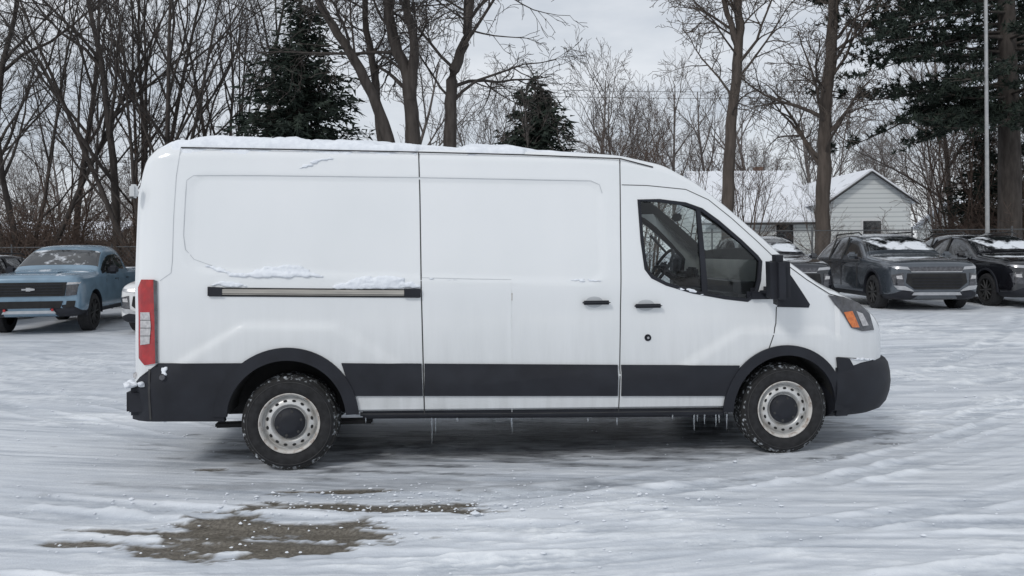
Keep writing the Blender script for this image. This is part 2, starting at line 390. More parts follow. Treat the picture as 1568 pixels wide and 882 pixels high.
def surf_patch(name,poly,off,m,depth=.01,cut=.07,parent=van,mirror=False):
    """panel following the body side, standing 'off' proud of it"""
    bm=bmesh.new(); vs=[bm.verts.new((t,0,z)) for t,z in poly]; bm.faces.new(vs)
    bmesh.ops.triangulate(bm,faces=bm.faces)
    t0=min(p[0] for p in poly);t1=max(p[0] for p in poly);z0=min(p[1] for p in poly);z1=max(p[1] for p in poly)
    k=t0+cut
    while k<t1:
        bmesh.ops.bisect_plane(bm,geom=bm.verts[:]+bm.edges[:]+bm.faces[:],plane_co=(k,0,0),plane_no=(1,0,0)); k+=cut
    k=z0+cut
    while k<z1:
        bmesh.ops.bisect_plane(bm,geom=bm.verts[:]+bm.edges[:]+bm.faces[:],plane_co=(0,0,k),plane_no=(0,0,1)); k+=cut
    for v in bm.verts: v.co.y=side_y(v.co.x,v.co.z)-off+depth
    if depth>0:
        ret=bmesh.ops.extrude_face_region(bm,geom=bm.faces[:])
        for e in ret['geom']:
            if isinstance(e,bmesh.types.BMVert): e.co.y-=depth
    if mirror:
        g=bmesh.ops.duplicate(bm,geom=bm.verts[:]+bm.edges[:]+bm.faces[:])['geom']
        for e in g:
            if isinstance(e,bmesh.types.BMVert): e.co.y=2*C-e.co.y
    return bm_obj(name,bm,m,parent,smooth=40)
def strip(name,pts,w,m,off=.0015):
    P=[Vector(E(*p)) for p in pts]; Q=[]
    for a,b_ in zip(P[:-1],P[1:]):
        k=max(1,int((b_-a).length/.035))
        for i in range(k): Q.append(a.lerp(b_,i/k))
    Q.append(P[-1]); V=[];F=[]
    for i,p in enumerate(Q):
        d=(Q[min(i+1,len(Q)-1)]-Q[max(i-1,0)]).normalized(); nn_=Vector((-d.y,d.x))*w/2
        for s_ in (-1,1):
            q=p+nn_*s_; V.append((q.x,side_y(q.x,q.y)-off,q.y))
    for i in range(len(Q)-1): F.append((2*i,2*i+1,2*i+3,2*i+2))
    return obj(name,V,F,m,van,smooth=60)
def arc(cx,cz,r,a0,a1,k=24): return [(cx+r*math.cos(Rd(a0+(a1-a0)*i/k)),cz+r*math.sin(Rd(a0+(a1-a0)*i/k))) for i in range(k+1)]

bt=lambda x:E(x,556+ (x-540)*.006); bb=lambda x:E(x,606)
segs=[(523,645.5),(650,945.5),(951,1118)]
for i,(a,b_) in enumerate(segs):
    surf_patch('side_moulding_%d'%i,[bb(a+ (16 if i==0 else 0)),bb(b_+(2 if i==0 else 0)),bt(b_+(0 if i<2 else 14)),bt(a)],.014,M['trim'],.02)
def ring(name,cx,cz,r0,r1,a0,a1,off=.022):
    poly=arc(cx,cz,r1,a0,a1,36)+arc(cx,cz,r0,a1,a0,36)
    return surf_patch(name,poly,off,M['trim'],.03,cut=.12,mirror=True)
ring('rear_arch_trim',RA[0],RA[1],RA[2]-.004,.525,2,177)
ring('front_arch_trim',FA[0],FA[1],FA[2]-.004,.51,-4,181)
surf_patch('rear_bumper_side',[E(*p) for p in [(204,641),(203,592),(215,577),(243,566),(243,556),(372,556),(352,575),(336,602),(331,634),(345,645),(260,645)]],.012,M['trim'],.05,mirror=True)
surf_patch('bumper_seam',[E(228,565),E(231,565),E(233,642),E(230,642)],.0135,M['gap'],.004)
box('rear_bumper',(-1.10,C,.545),(.16,1.96,.20),M['trim'],van,.03)
box('rear_step',(-1.13,C,.66),(.14,1.3,.03),M['trim'],van,.01)
box('sill_near',((.5+3.36)/2,.075,.385),(2.84,.06,.085),M['trim'],van,.02,rot=(0,.0225,0))
box('sill_far',((.5+3.36)/2,2*C-.075,.385),(2.84,.06,.085),M['trim'],van,.02,rot=(0,.0225,0))
box('chassis',(1.75,C,.42),(5.0,1.1,.14),M['dark'],van,.03)
box('fuel_tank',(2.3,.62,.36),(1.2,.5,.16),M['dark'],van,.05)
box('spare_wheel_tray',(-.55,C,.40),(.7,.7,.14),M['dark'],van,.05)
tube_obj('rear_axle',[(RW,.2,.36),(RW,1.85,.36)],.05,M['dark'],van)
tube_obj('front_axle',[(FW,.2,.34),(FW,1.85,.34)],.04,M['dark'],van)
tube_obj('exhaust',[(2.5,1.4,.30),(.8,1.4,.30),(.4,1.3,.42),(-.7,1.3,.38),(-.95,.7,.36)],.035,M['gap'],van)
for yy in (.35,2*C-.35): box('leaf_spring',(-.02,yy,.30),(1.2,.07,.04),M['dark'],van,.01)
def sweep(name,plan,prof,m):
    full=plan+[(t,2*C-y) for t,y in plan[::-1]]
    P=[Vector(p) for p in full]; V=[];F=[];k=len(prof)
    for i,p in enumerate(P):
        d=(P[min(i+1,len(P)-1)]-P[max(i-1,0)]).normalized(); nrm=Vector((d.y,-d.x))
        for o_,z in prof:
            q=p+nrm*o_; V.append((q.x,q.y,z))
    for i in range(len(P)-1):
        for j in range(k): F.append((i*k+j,i*k+(j+1)%k,(i+1)*k+(j+1)%k,(i+1)*k+j))
    F.append(tuple(range(k))); F.append(tuple((len(P)-1)*k+j for j in range(k))[::-1])
    o=obj(name,V,F,m,van,smooth=40); fixn(o)
    return o
def spl3(pts,k=5):
    out=[];P=[Vector(p) for p in pts]
    for i in range(len(P)-1):
        p0=P[max(i-1,0)];p1=P[i];p2=P[i+1];p3=P[min(i+2,len(P)-1)]
        for j in range(k):
            t=j/k; out.append(.5*((2*p1)+(p2-p0)*t+(2*p0-5*p1+4*p2-p3)*t*t+(3*p1-p0-3*p2+p3)*t**3))
    out.append(P[-1]); return out
plan=[tuple(v) for v in spl3([(4.27,.032),(4.45,.065),(4.62,.11),(4.76,.18),(4.86,.27),(4.93,.39),(4.98,.57),(5.0,.8),(5.005,C-.02)],5)]
sweep('front_bumper',plan,[(-.22,.285),(-.15,.262),(-.075,.30),(-.03,.36),(-.005,.44),(.005,.52),(.0,.60),(-.015,.675),(-.035,.705),(-.06,.722),(-.22,.725),(-.22,.31)],M['trim'])
plan2=[(t-.075,y+.03) for t,y in plan if y>.42]
sweep('grille',plan2,[(-.0,.76),(.012,.78),(.012,.93),(-.02,.96),(-.1,.96),(-.1,.76)],M['trim'])
surf_patch('arch_to_bumper',[E(1280,547),E(1300,549),E(1306,560),E(1306,622),E(1296,636),E(1279,637),E(1284,600)],.014,M['trim'],.03,mirror=True)
surf_patch('tail_lamp',[E(*p) for p in [(217,428),(236,428),(240,440),(240,556),(222,559),(213,548),(212,440)]],.012,M['red'],.04,cut=.03,mirror=True)
surf_patch('tail_lamp_clear',[E(*p) for p in [(216,478),(230,478),(232,500),(230,526),(216,528)]],.017,M['clear'],.02,cut=.03,mirror=True)
for yy in (490,502,514): strip('lamp_rib',[(216,yy),(232,yy)],.004,M['gap'],off=.019)
surf_patch('tail_lamp_edge',[E(*p) for p in [(236,428),(241,430),(242,556),(239,556)]],.016,M['lampdark'],.02,cut=.05,mirror=True)
surf_patch('head_lamp',[E(*p) for p in [(1268,452),(1290,454),(1315,464),(1331,480),(1338,505),(1320,507),(1303,502),(1291,482)]],.010,M['lampdark'],.03,cut=.03,mirror=True)
surf_patch('indicator_lens',[E(*p) for p in [(1291,478),(1304,476),(1315,501),(1304,501),(1297,490)]],.014,M['amber'],.02,cut=.04,mirror=True)
surf_patch('lamp_reflector',[E(*p) for p in [(1310,476),(1320,480),(1329,498),(1320,499)]],.014,M['clear'],.02,cut=.04,mirror=True)
surf_patch('cowl_corner',[E(*p) for p in [(1192,404),(1199,405),(1240,466),(1238,471),(1190,470)]],.005,M['trim'],.012,mirror=True)
strip('gap_slide_rear',[(641,232),(643,300),(645,440),(648,556),(650,633)],.009,M['gap'])
strip('gap_slide_front',[(949,242),(950,340),(949,556),(947,630)],.008,M['gap'])
strip('gap_roof_gutter',[(277,226),(450,229),(643,233),(800,237),(950,243),(1000,256)],.011,M['gap'])
strip('gap_rear_corner',[(277,226),(270,270),(266,330),(264,400),(262,418),(245,430)],.005,M['gapsoft'])
strip('gap_door_top',[(952,283),(990,284),(1050,290),(1085,306),(1120,334),(1160,370),(1183,392)],.006,M['gap'])
strip('gap_door_front',[(1189,470),(1188,495),(1184,515),(1177,535),(1168,552)],.008,M['gap'])
strip('panel_line_top',[(296,269),(400,269),(643,272),(905,277),(918,283),(922,296)],.005,M['gapsoft'])
strip('panel_line_left',[(296,269),(286,276),(284,300),(281,360),(284,382),(297,397),(325,407)],.004,M['gapsoft'])
strip('panel_line_low',[(646,425),(720,427),(783,428)],.003,M['gapsoft'])
strip('gap_bonnet',[(1200,402),(1235,428),(1270,450),(1300,458)],.007,M['gap'])
strip('gap_bumper_top',[(1282,547),(1320,549),(1345,552)],.006,M['gap'])
strip('rocker_line',[(545,634),(800,633),(1107,629)],.008,M['gap'])
M['streak']=mat('melt_streak',(.60,.62,.62),(.76,.77,.77),scale=14,rough=.3)
strip('melt_streak',[(783,432),(784,530),(784,552)],.003,M['streak'],off=.001)
strip('melt_streak',[(784,610),(784,631)],.003,M['streak'],off=.001)
M['dirty']=mat('rust_spot',(.22,.17,.12),(.5,.48,.45),scale=40,rough=.6)
strip('rust_spot',[(784,449),(784,460)],.006,M['dirty'],off=.002)
surf_patch('door_glass',WIN,-.018,M['glass'],0,cut=.10,mirror=True)
def frame(poly,w,off,m,name):
    nn=len(poly); c0=Vector((sum(p[0] for p in poly)/nn,sum(p[1] for p in poly)/nn))
    P=[Vector(p) for p in poly]; inn=[]
    for i in range(nn):
        d=(P[(i+1)%nn]-P[i-1]).normalized(); q=Vector((-d.y,d.x)); 
        if (c0-P[i]).dot(q)<0: q=-q
        inn.append(P[i]+q*w)
    for mi_ in (0,1):
        V=[];F=[]
        for i in range(nn):
            for q,o_ in ((P[i]-(inn[i]-P[i])*.35,off),(P[i],off+.006),(inn[i],off+.002),(inn[i],off-.03)):
                y=side_y(q.x,q.y)-o_; V.append((q.x,y if mi_==0 else 2*C-y,q.y))
        for i in range(nn):
            j=(i+1)%nn
            for k in range(3): F.append((4*i+k,4*i+k+1,4*j+k+1,4*j+k))
        obj(name,V,F,m,van,smooth=40)
frame(WIN,.020,.003,M['trim'],'window_seal')
surf_patch('window_divider',[E(*p) for p in [(1066,317),(1072,319),(1084,452),(1075,450)]],.004,M['trim'],.03,mirror=True)
V=[];F=[]
tw=[3.10+.82*i/12 for i in range(13)]
for t in tw:
    s_=section(t)[-9:]
    row=[(y,z) for y,z in s_]+[(2*C-y,z) for y,z in s_[-2::-1]]
    for y,z in row: V.append((t,y,z-.012))
k=len(row)
for i in range(12):
    for j in range(k-1): F.append((i*k+j,i*k+j+1,(i+1)*k+j+1,(i+1)*k+j))
obj('windscreen',V,F,M['glass'],van,smooth=60)
# interior
box('dashboard',(3.60,C,1.18),(.36,1.70,.38),M['int'],van,.09,seg=4)
box('dash_cowl',(3.50,1.40,1.38),(.20,.42,.10),M['seat'],van,.045,seg=3)
box('dash_screen',(3.42,C,1.40),(.04,.24,.15),M['seat'],van,.015)
box('seat_belt',(2.66,1.80,1.55),(.05,.012,.8),M['seat'],van,.003,rot=(0,Rd(6),0))
box('rear_view_mirror',(3.28,C,1.93),(.03,.22,.07),M['seat'],van,.02)
def seat(y,h=.0):
    box('seat_base',(2.80,y,.96),(.50,.50,.20),M['seat'],van,.07,seg=4)
    box('seat_back',(2.56,y,1.24),(.16,.48,.56),M['seat'],van,.07,rot=(0,Rd(-10),0),seg=4)
    box('seat_headrest',(2.52,y,1.60),(.10,.25,.18),M['seat'],van,.05,seg=4)
seat(.55); seat(1.48)
V=[];F=[]
P=[Vector((.0,.19*math.cos(a),.19*math.sin(a))) for a in [2*math.pi*i/28 for i in range(29)]]
tube(V,F,P,[.016]*29,8)
for a in (0,180,270):
    tube(V,F,[Vector((0,0,0)),Vector((0,.19*math.cos(Rd(a)),.19*math.sin(Rd(a))))],[.022,.016],6)
sw=obj('steering_wheel',V,F,M['seat'],van); sw.location=(3.26,1.44,1.47); sw.rotation_euler=(0,Rd(32),0)
box('steering_hub',(3.27,1.44,1.47),(.05,.13,.12),M['seat'],van,.03,rot=(0,Rd(32),0))
tube_obj('steering_column',[(3.27,1.44,1.45),(3.5,1.44,1.28)],.035,M['seat'],van)
box('sun_visor',(3.10,.62,2.08),(.16,.40,.02),M['intlight'],van,.008,rot=(0,Rd(35),0))
tube_obj('grab_handle',[(3.44,1.86,1.60),(3.36,1.84,1.68),(3.26,1.82,1.78)],.013,M['seat'],van)
box('mirror_head',(3.68,-.20,1.40),(.15,.22,.38),M['trim'],van,.05,rot=(Rd(3),Rd(-2),Rd(-8)),seg=4)
box('mirror_head_far',(3.68,2*C+.20,1.40),(.15,.22,.38),M['trim'],van,.05,seg=4)
box('mirror_arm',(3.68,-.04,1.30),(.10,.20,.08),M['trim'],van,.03)
box('mirror_foot',(3.66,.035,1.27),(.26,.07,.12),M['trim'],van,.03)
for nm,(x,y) in (('slide_door_handle',(912,463)),('cab_door_handle',(991,468))):
    t,z=E(x,y); yy=side_y(t,z)
    box(nm,(t,yy-.035,z),(.22,.03,.032),M['trim'],van,.013,seg=3)
    box(nm+'_mount',(t+.085,yy-.015,z),(.03,.04,.026),M['trim'],van,.008)
    box(nm+'_mount',(t-.085,yy-.015,z),(.03,.04,.026),M['trim'],van,.008)
    bm=bmesh.new(); bmesh.ops.create_uvsphere(bm,u_segments=24,v_segments=12,radius=1)
    for v in bm.verts: v.co=Vector((v.co.x*.07,v.co.y*.004,v.co.z*.045))
    o=bm_obj(nm+'_cup',bm,M['gapsoft'],van); o.location=(t-.01,yy,z+.004)
t,z=E(992,517); lathe('lock_cylinder',[(0,-.012),(.012,-.012),(.014,-.004),(.026,-.006),(.028,.01)],24,M['trim'],van,(t,side_y(t,z),z))
lathe('lock_core',[(0,-.016),(.009,-.016),(.010,-.01)],16,M['chrome'],van,(t,side_y(t,z),z))
surf_patch('rail_slot',[E(320,440),E(643,443),E(643,456),E(320,454)],.004,M['gap'],.012)
surf_patch('slide_rail',[E(340,442.5),E(632,444.5),E(632,453),E(340,451)],.018,M['rail'],.018)
strip('rail_groove',[(340,449.5),(632,451.5)],.004,M['gap'],off=.0195)
surf_patch('rail_end_front',[E(619,442),E(644,442),E(644,455),E(619,455)],.024,M['trim'],.02)
surf_patch('rail_end_rear',[E(319,439),E(341,440),E(341,453),E(319,453)],.022,M['trim'],.02)
t,z=E(250,577); lathe('rear_marker',[(0,-.02),(.02,-.018),(.028,0)],16,M['lampdark'],van,(t,side_y(t,z)-.012,z))
t,z=E(216,294); box('door_hinge',(-1.13,.10,z),(.05,.06,.10),M['white'],van,.012)
box('door_hinge_gap',(-1.135,.085,z-.05),(.02,.04,.012),M['gap'],van,.002)
t,z=E(207,575); box('step_lamp',(-1.13,.16,z),(.05,.08,.05),M['clear'],van,.01)
box('rear_door_gap',(-1.1425,C,1.45),(.006,.012,1.5),M['gap'],van,0)
box('number_plate',(-1.15,C-.5,1.0),(.01,.32,.16),M['clear'],van,.004)

def van_wheel(name,t,yo,r,flip=False,a0=0):
    e=bpy.data.objects.new(name,None); COL.objects.link(e); e.parent=van; e.location=(t,yo,r); e.rotation_euler=(0,0,math.pi if flip else 0)
    k=r/.356
    P=[(.212,.03),(.222,.006),(.24,-.004),(.27,-.010),(.30,-.008),(.325,.004)]
    lathe(name+'_sidewall',[(a*k,b_) for a,b_ in P],72,M['tyre'],e)
    lathe(name+'_bead_line',[(.305,-.009),(.308,-.011),(.311,-.008)],72,M['gap'],e)
    P=[(.325,.004),(.343,.022),(.353,.045),(.356,.07),(.356,.16),(.353,.185),(.343,.205),(.325,.222),(.22,.215)]
    lathe(name+'_tread',[(a*k,b_) for a,b_ in P],72,M['tyresnow'],e)
    V=[];F=[]
    for i in range(80):
        a=2*math.pi*i/80
        for y in (.028,.075,.12,.165):
            sh=.02 if int(y*1000)%2 else 0
            aa=a+sh; w=.0115
            rr=.3585*k if y>.05 else .3485*k
            b0=len(V)
            for dy in (0,.038):
                for dr in (-.02,.0):
                    for da in (-w/rr,w/rr):
                        V.append(((rr+dr)*math.cos(aa+da),y+dy-.01,(rr+dr)*math.sin(aa+da)))
            for f in ((0,1,3,2),(4,6,7,5),(0,4,5,1),(2,3,7,6),(0,2,6,4),(1,5,7,3)): F.append(tuple(b0+q for q in f))
    obj(name+'_tread_blocks',V,F,M['tyresnow'],e,smooth=None)
    lathe(name+'_rim_lip',[(.222,.012),(.226,-.004),(.220,-.006),(.212,.002),(.206,.022)],64,M['rust'],e)
    lathe(name+'_rim',[(.206,.022),(.200,.052),(.192,.056),(.183,.036),(.165,.022),(.140,.018),(.125,.030),(.118,.040),(.10,.040)],64,M['steel'],e)
    lathe(name+'_hub_cap',[(.112,.045),(.112,.012),(.104,.002),(.082,-.004),(.072,-.012),(.05,-.016),(0,-.016)],48,M['trim'],e)
    V=[];F=[]
    for i in range(16):
        a=2*math.pi*(i+.5)/16+a0; b0=len(V); cr=.166
        V.append((cr*math.cos(a),.0195,cr*math.sin(a)))
        for q in range(12):
            b_=2*math.pi*q/12; dr=.010*math.cos(b_); dt=.015*math.sin(b_)
            V.append(((cr+dr)*math.cos(a)-dt*math.sin(a),.0195,(cr+dr)*math.sin(a)+dt*math.cos(a)))
        for q in range(12): F.append((b0,b0+1+q,b0+1+(q+1)%12))
    obj(name+'_vent_holes',V,F,M['dark'],e,smooth=None)
    V=[];F=[]
    for i in range(6):
        a=2*math.pi*i/6+.3
        tube(V,F,[Vector((.090*math.cos(a),.0,.090*math.sin(a))),Vector((.090*math.cos(a),-.006,.090*math.sin(a)))],[.011,.010],8,True)
    obj(name+'_lug_covers',V,F,M['gap'],e)
    lathe(name+'_back',[(.215,.10),(.05,.10),(0,.10)],24,M['dark'],e)
van_wheel('rear_wheel',RW,.05,.358); van_wheel('front_wheel',FW,.05,.358,a0=.15)
van_wheel('rear_wheel_far',RW,2*C-.05,.358,True); van_wheel('front_wheel_far',FW,2*C-.05,.358,True)

# roof snow
ts=np.arange(-.98,2.72,.02); V=[];F=[]
rows=[]
vs=np.concatenate([np.linspace(0,.25,18),np.linspace(.3,1,14)])
for t in ts:
    sct=section(float(t))[-17:]
    Yp=[p[0] for p in sct]; Zp=[p[1] for p in sct]
    for half in (0,1):
        rr=[]
        tt=t+half*13
        e0=float(fbm(np.array(tt*2.6),np.array(3.3+half),5,.65))
        amt=float(np.interp(t,[-.98,-.85,-.5,.6,.95,1.25,1.4,1.7,1.9,2.1,2.72],[.10,.65,.85,.8,.5,.30,.7,.7,.25,.10,.0]))
        start=.155+.12*(e0-.5)+(.05 if amt<.5 else 0)
        for v in vs:
            y=start+(C-start)*v
            th=.072*amt*(.35+1.3*float(fbm(np.array(tt*4.5),np.array(y*4.),4,.6)))
            edge=min(1,(v/.035))**.5
            zz=float(np.interp(y,Yp,Zp))+ (th*edge -.006 if v>0 else -.02)
            rr.append((t,y if half==0 else 2*C-y,zz))
        rows.append(rr)
nv=len(vs)
full=[rows[2*i]+rows[2*i+1][::-1] for i in range(len(ts))]
k=2*nv
for r_ in full: V+=r_
for i in range(len(ts)-1):
    for j in range(k-1): F.append((i*k+j,i*k+j+1,(i+1)*k+j+1,(i+1)*k+j))
obj('roof_snow',V,F,M['snow'],van,smooth=70)

def lumps(name,cs,vox=.008,parent=van,dis=.012):
    bm=bmesh.new()
    for (c,r) in cs:
        ret=bmesh.ops.create_icosphere(bm,subdivisions=2,radius=1)
        for v in ret['verts']: v.co=Vector((c[0]+v.co.x*r[0],c[1]+v.co.y*r[1],c[2]+v.co.z*r[2]))
    o=bm_obj(name,bm,M['snow'],parent,recalc=False)
    md=o.modifiers.new('r','REMESH'); md.mode='VOXEL'; md.voxel_size=vox
    md=o.modifiers.new('s','SMOOTH'); md.factor=.5; md.iterations=4
    apply_mods(o); o.data.materials.clear(); o.data.materials.append(M['snow'])
    tx=bpy.data.textures.new('n','CLOUDS'); tx.noise_scale=.04
    md=o.modifiers.new('d','DISPLACE'); md.texture=tx; md.strength=dis; md.mid_level=.5
    apply_mods(o); finish(o.data,70)
    return o
random.seed(8)
cs=[]
def ledge(x0,y0,x1,y1,n,hmin,hmax,up=14,el=2.6):
    for i in range(n):
        f=random.random(); x=x0+(x1-x0)*f; yb=y0+(y1-y0)*f
        k=math.sin(math.pi*f)**.5
        y=yb-random.random()*up*k
        t,z=E(x,y); r=random.uniform(hmin,hmax)*(.45+.6*k)
        cs.append(((t,side_y(t,z)-.004,z),(r*el,r*.9,r*.75)))
ledge(314,406,362,423,26,.008,.014,3); ledge(350,423,492,424,110,.010,.019,7); ledge(385,422,480,422,80,.012,.022,15); ledge(512,441,641,440,160,.012,.022,12); ledge(530,438,630,436,60,.012,.022,16); ledge(325,437,378,440,26,.009,.015,7)
lumps('ledge_snow',cs,.007)
cs=[]
ledge(646,427,700,429,10,.004,.008,3); ledge(875,430,925,432,16,.005,.010,4); ledge(1030,440,1080,452,14,.006,.012,3); ledge(460,258,512,242,16,.005,.013,6)
ledge(1300,550,1350,553,40,.005,.009,3)
lumps('trim_snow',cs,.005,dis=.006)
cs=[]
for i in range(26):
    t=random.uniform(-1.17,-1.03); y=random.uniform(-.01,.3); cs.append(((t,y,.66+random.uniform(0,.03)),(.025,.03,.015)))
for i in range(8):
    t,z=E(random.uniform(246,256),random.uniform(562,574)); cs.append(((t,side_y(t,z)-.012,z),(.014,.012,.014)))
lumps('bumper_snow',cs,.007)
V=[];F=[]
def icic(x,y,l,d=.05):
    t,z=E(x,y,d); tube(V,F,[Vector((t,d,z)),Vector((t+random.uniform(-.003,.003),d,z-l*.5)),Vector((t,d,z-l))],[.006,.004,.001],6)
for x,l in ((661,.20),(667,.12),(784,.12),(783,.07),(1063,.13),(1068,.06),(1079,.08),(1096,.10),(1101,.07),(1113,.12),(1030,.04),(945,.06),(900,.03),(700,.03),(560,.04)): icic(x,640 if x<1000 else 634,l)
obj('icicles',V,F,M['ice'],van)

# ------------------------------------------------------------------ background vehicles
def car_wheel(root,x,y,r,side,style):
    e=bpy.data.objects.new('wheel',None); COL.objects.link(e); e.parent=root; e.location=(x,y,r); e.rotation_euler=(0,0,side*math.pi/2)
    lathe('tyre',[(r*.66,.02),(r*.70,-.004),(r*.88,-.006),(r*.97,.02),(r,.05),(r,.19),(r*.96,.22),(r*.6,.22)],36,M['tyre'],e)
    lathe('rim',[(r*.67,.015),(r*.65,.0),(r*.62,.03),(r*.60,.09),(0,.10)],36,M['dark'],e)
    mm=M['gap'] if style=='dark' else M['chrome']
    V=[];F=[]
    for i in range(10):
        a=2*math.pi*i/10
        tube(V,F,[Vector((r*.1*math.cos(a),.015,r*.1*math.sin(a))),Vector((r*.62*math.cos(a+.1),.012,r*.62*math.sin(a+.1)))],[.02,.014],4)
    obj('spokes',V,F,mm,e); lathe('hub',[(0,.0),(.05,.0),(.06,.02)],16,mm,e)
def car(name,loc,yaw,paint,kind='suv',rim='dark',silver=True):
    root=empty(name,(loc[0],loc[1],T(*loc)-.01),yaw)
    if kind=='suv':
        st=[(0,.70,.36,.70,.78,.54),(.03,.82,.28,.90,.97,.64),(.16,.91,.23,.97,1.03,.74),(.5,.94,.22,1.01,1.08,.78),(1.0,.945,.22,1.04,1.12,.79),(1.40,.945,.22,1.06,1.16,.77),(1.50,.945,.22,1.07,1.20,.76),(2.20,.945,.22,1.08,1.61,.61),(2.9,.945,.22,1.09,1.66,.61),(3.7,.94,.22,1.11,1.64,.59),(4.35,.93,.24,1.14,1.56,.56),(4.72,.90,.30,1.12,1.18,.62),(4.84,.82,.40,.95,1.02,.60)]
        g0,g1=6,10; wb=2.86; ax=.92; r=.37; wi=(6,7); ri=(10,11)
    else:
        st=[(0,.86,.50,.98,1.06,.74),(.04,.93,.42,1.12,1.19,.80),(.2,.965,.36,1.15,1.23,.84),(.6,.965,.36,1.16,1.25,.85),(1.1,.965,.36,1.17,1.26,.84),(1.42,.96,.36,1.18,1.28,.82),(1.50,.96,.36,1.19,1.32,.79),(2.10,.96,.36,1.20,1.80,.66),(2.7,.96,.36,1.21,1.86,.66),(3.35,.96,.36,1.22,1.83,.64),(3.52,.96,.36,1.22,1.32,.80),(3.6,.96,.36,1.22,1.28,.88),(5.3,.96,.42,1.22,1.28,.88),(5.4,.94,.5,1.20,1.24,.85)]
        g0,g1=6,9; wb=3.3; ax=.95; r=.41; wi=(6,7); ri=(9,10)
    V=[];F=[];mi=[]
    for (y,hw,zb,be,tp,rw) in st:
        h=[(0,zb),(hw*.55,zb),(hw*.90,zb),(hw*.99,zb+.10),(hw,zb+(be-zb)*.45),(hw*.985,be-.10),(hw*.965,be-.02),(hw*.94,be+.0)]
        if tp-be>.25: h+=[(rw+.10,tp-.13),(rw+.05,tp-.05),(rw-.08,tp),(rw*.5,tp+.015),(0,tp+.02)]
        else: h+=[(hw*.92,be+(tp-be)*.4),(hw*.87,be+(tp-be)*.75),(rw,tp),(rw*.5,tp+.02),(0,tp+.02)]
        full=h+[(-a,b_) for a,b_ in h[-2:0:-1]]; k=len(full)
        for a,b_ in full: V.append((a,y,b_))
    nh=13
    for i in range(len(st)-1):
        for j in range(k):
            q=(j+1)%k; F.append((i*k+j,i*k+q,(i+1)*k+q,(i+1)*k+j))
            jj=j if j<nh-1 else k-1-j
            m_=0
            if jj in (1,2): m_=1
            if jj==7 and g0<=i<g1+ (1 if kind=='suv' else 0): m_=3
            if i==wi[0] and jj>=9: m_=2
            if i==ri[0] and jj>=9: m_=3
            mi.append(m_)
    F.append(tuple(range(k))); mi.append(0); F.append(tuple((len(st)-1)*k+j for j in range(k))[::-1]); mi.append(0)
    body=obj('body',V,F,[paint,M['trim'],M['carglass'],M['carside']],root,mi=mi,smooth=None); fixn(body)
    md=body.modifiers.new('s','SUBSURF'); md.levels=2; md.render_levels=2
    apply_mods(body)
    bv=BVHTree.FromPolygons([v.co.copy() for v in body.data.vertices],[tuple(p.vertices) for p in body.data.polygons])
    cut=[]
    for yy in (ax,ax+wb):
        for s_ in (-1,1):
            bm=bmesh.new(); bmesh.ops.create_cone(bm,cap_ends=True,segments=32,radius1=r+.06,radius2=r+.06,depth=.5)
            for f in bm.faces: f.material_index=1
            o=bm_obj('c',bm,[paint,M['dark']],root,smooth=None); o.rotation_euler=(0,math.pi/2,0); o.location=(s_*.95,yy,r+.02); cut.append(o)
            md=body.modifiers.new('b','BOOLEAN'); md.operation='DIFFERENCE'; md.object=o; md.solver='EXACT'
    apply_mods(body)
    for o in cut: bpy.data.objects.remove(o)
    finish(body.data,40)
    for yy in (ax,ax+wb):
        for s_ in (-1,1): 
            car_wheel(root,s_*.935,yy,r,s_,rim)
            V=[];F=[]
            A=[math.pi*(-.04+1.08*i/20) for i in range(21)]
            cw=.10 if kind=='suv' else .085
            for a in A:
                for rr,dx in ((r+.055,-.03),(r+.055,.012),(r+cw,.010),(r+cw+.005,-.02)):
                    V.append((s_*(.935+dx),yy+rr*math.cos(a),r+.02+rr*math.sin(a)))
            for i in range(20):
                for q in range(3): F.append((4*i+q,4*i+q+1,4*i+q+5,4*i+q+4))
            obj('arch_cladding',V,F,M['trim'],root)
    def fp(nm,poly,m,off=.012,dep=.02,sym=False,cut=.06):
        for sg in ((1,-1) if sym else (1,)):
            bm=bmesh.new(); bm.faces.new([bm.verts.new((x*sg,0,z)) for x,z in poly]); bmesh.ops.triangulate(bm,faces=bm.faces)
            x0=min(p[0]*sg for p in poly); x1=max(p[0]*sg for p in poly); c=x0+cut
            while c<x1: bmesh.ops.bisect_plane(bm,geom=bm.verts[:]+bm.edges[:]+bm.faces[:],plane_co=(c,0,0),plane_no=(1,0,0)); c+=cut
            z0_=min(p[1] for p in poly); z1_=max(p[1] for p in poly); c=z0_+cut
            while c<z1_: bmesh.ops.bisect_plane(bm,geom=bm.verts[:]+bm.edges[:]+bm.faces[:],plane_co=(0,0,c),plane_no=(0,0,1)); c+=cut
            for v in bm.verts:
                h=bv.ray_cast(Vector((v.co.x,-2,v.co.z)),Vector((0,1,0)))
                yy_=h[0].y if h[0] is not None and h[0].y<1.2 else .35
                v.co.y=yy_-off+dep
            ret=bmesh.ops.extrude_face_region(bm,geom=bm.faces[:])
            for e in ret['geom']:
                if isinstance(e,bmesh.types.BMVert): e.co.y-=dep
            bm_obj(nm,bm,m,root)
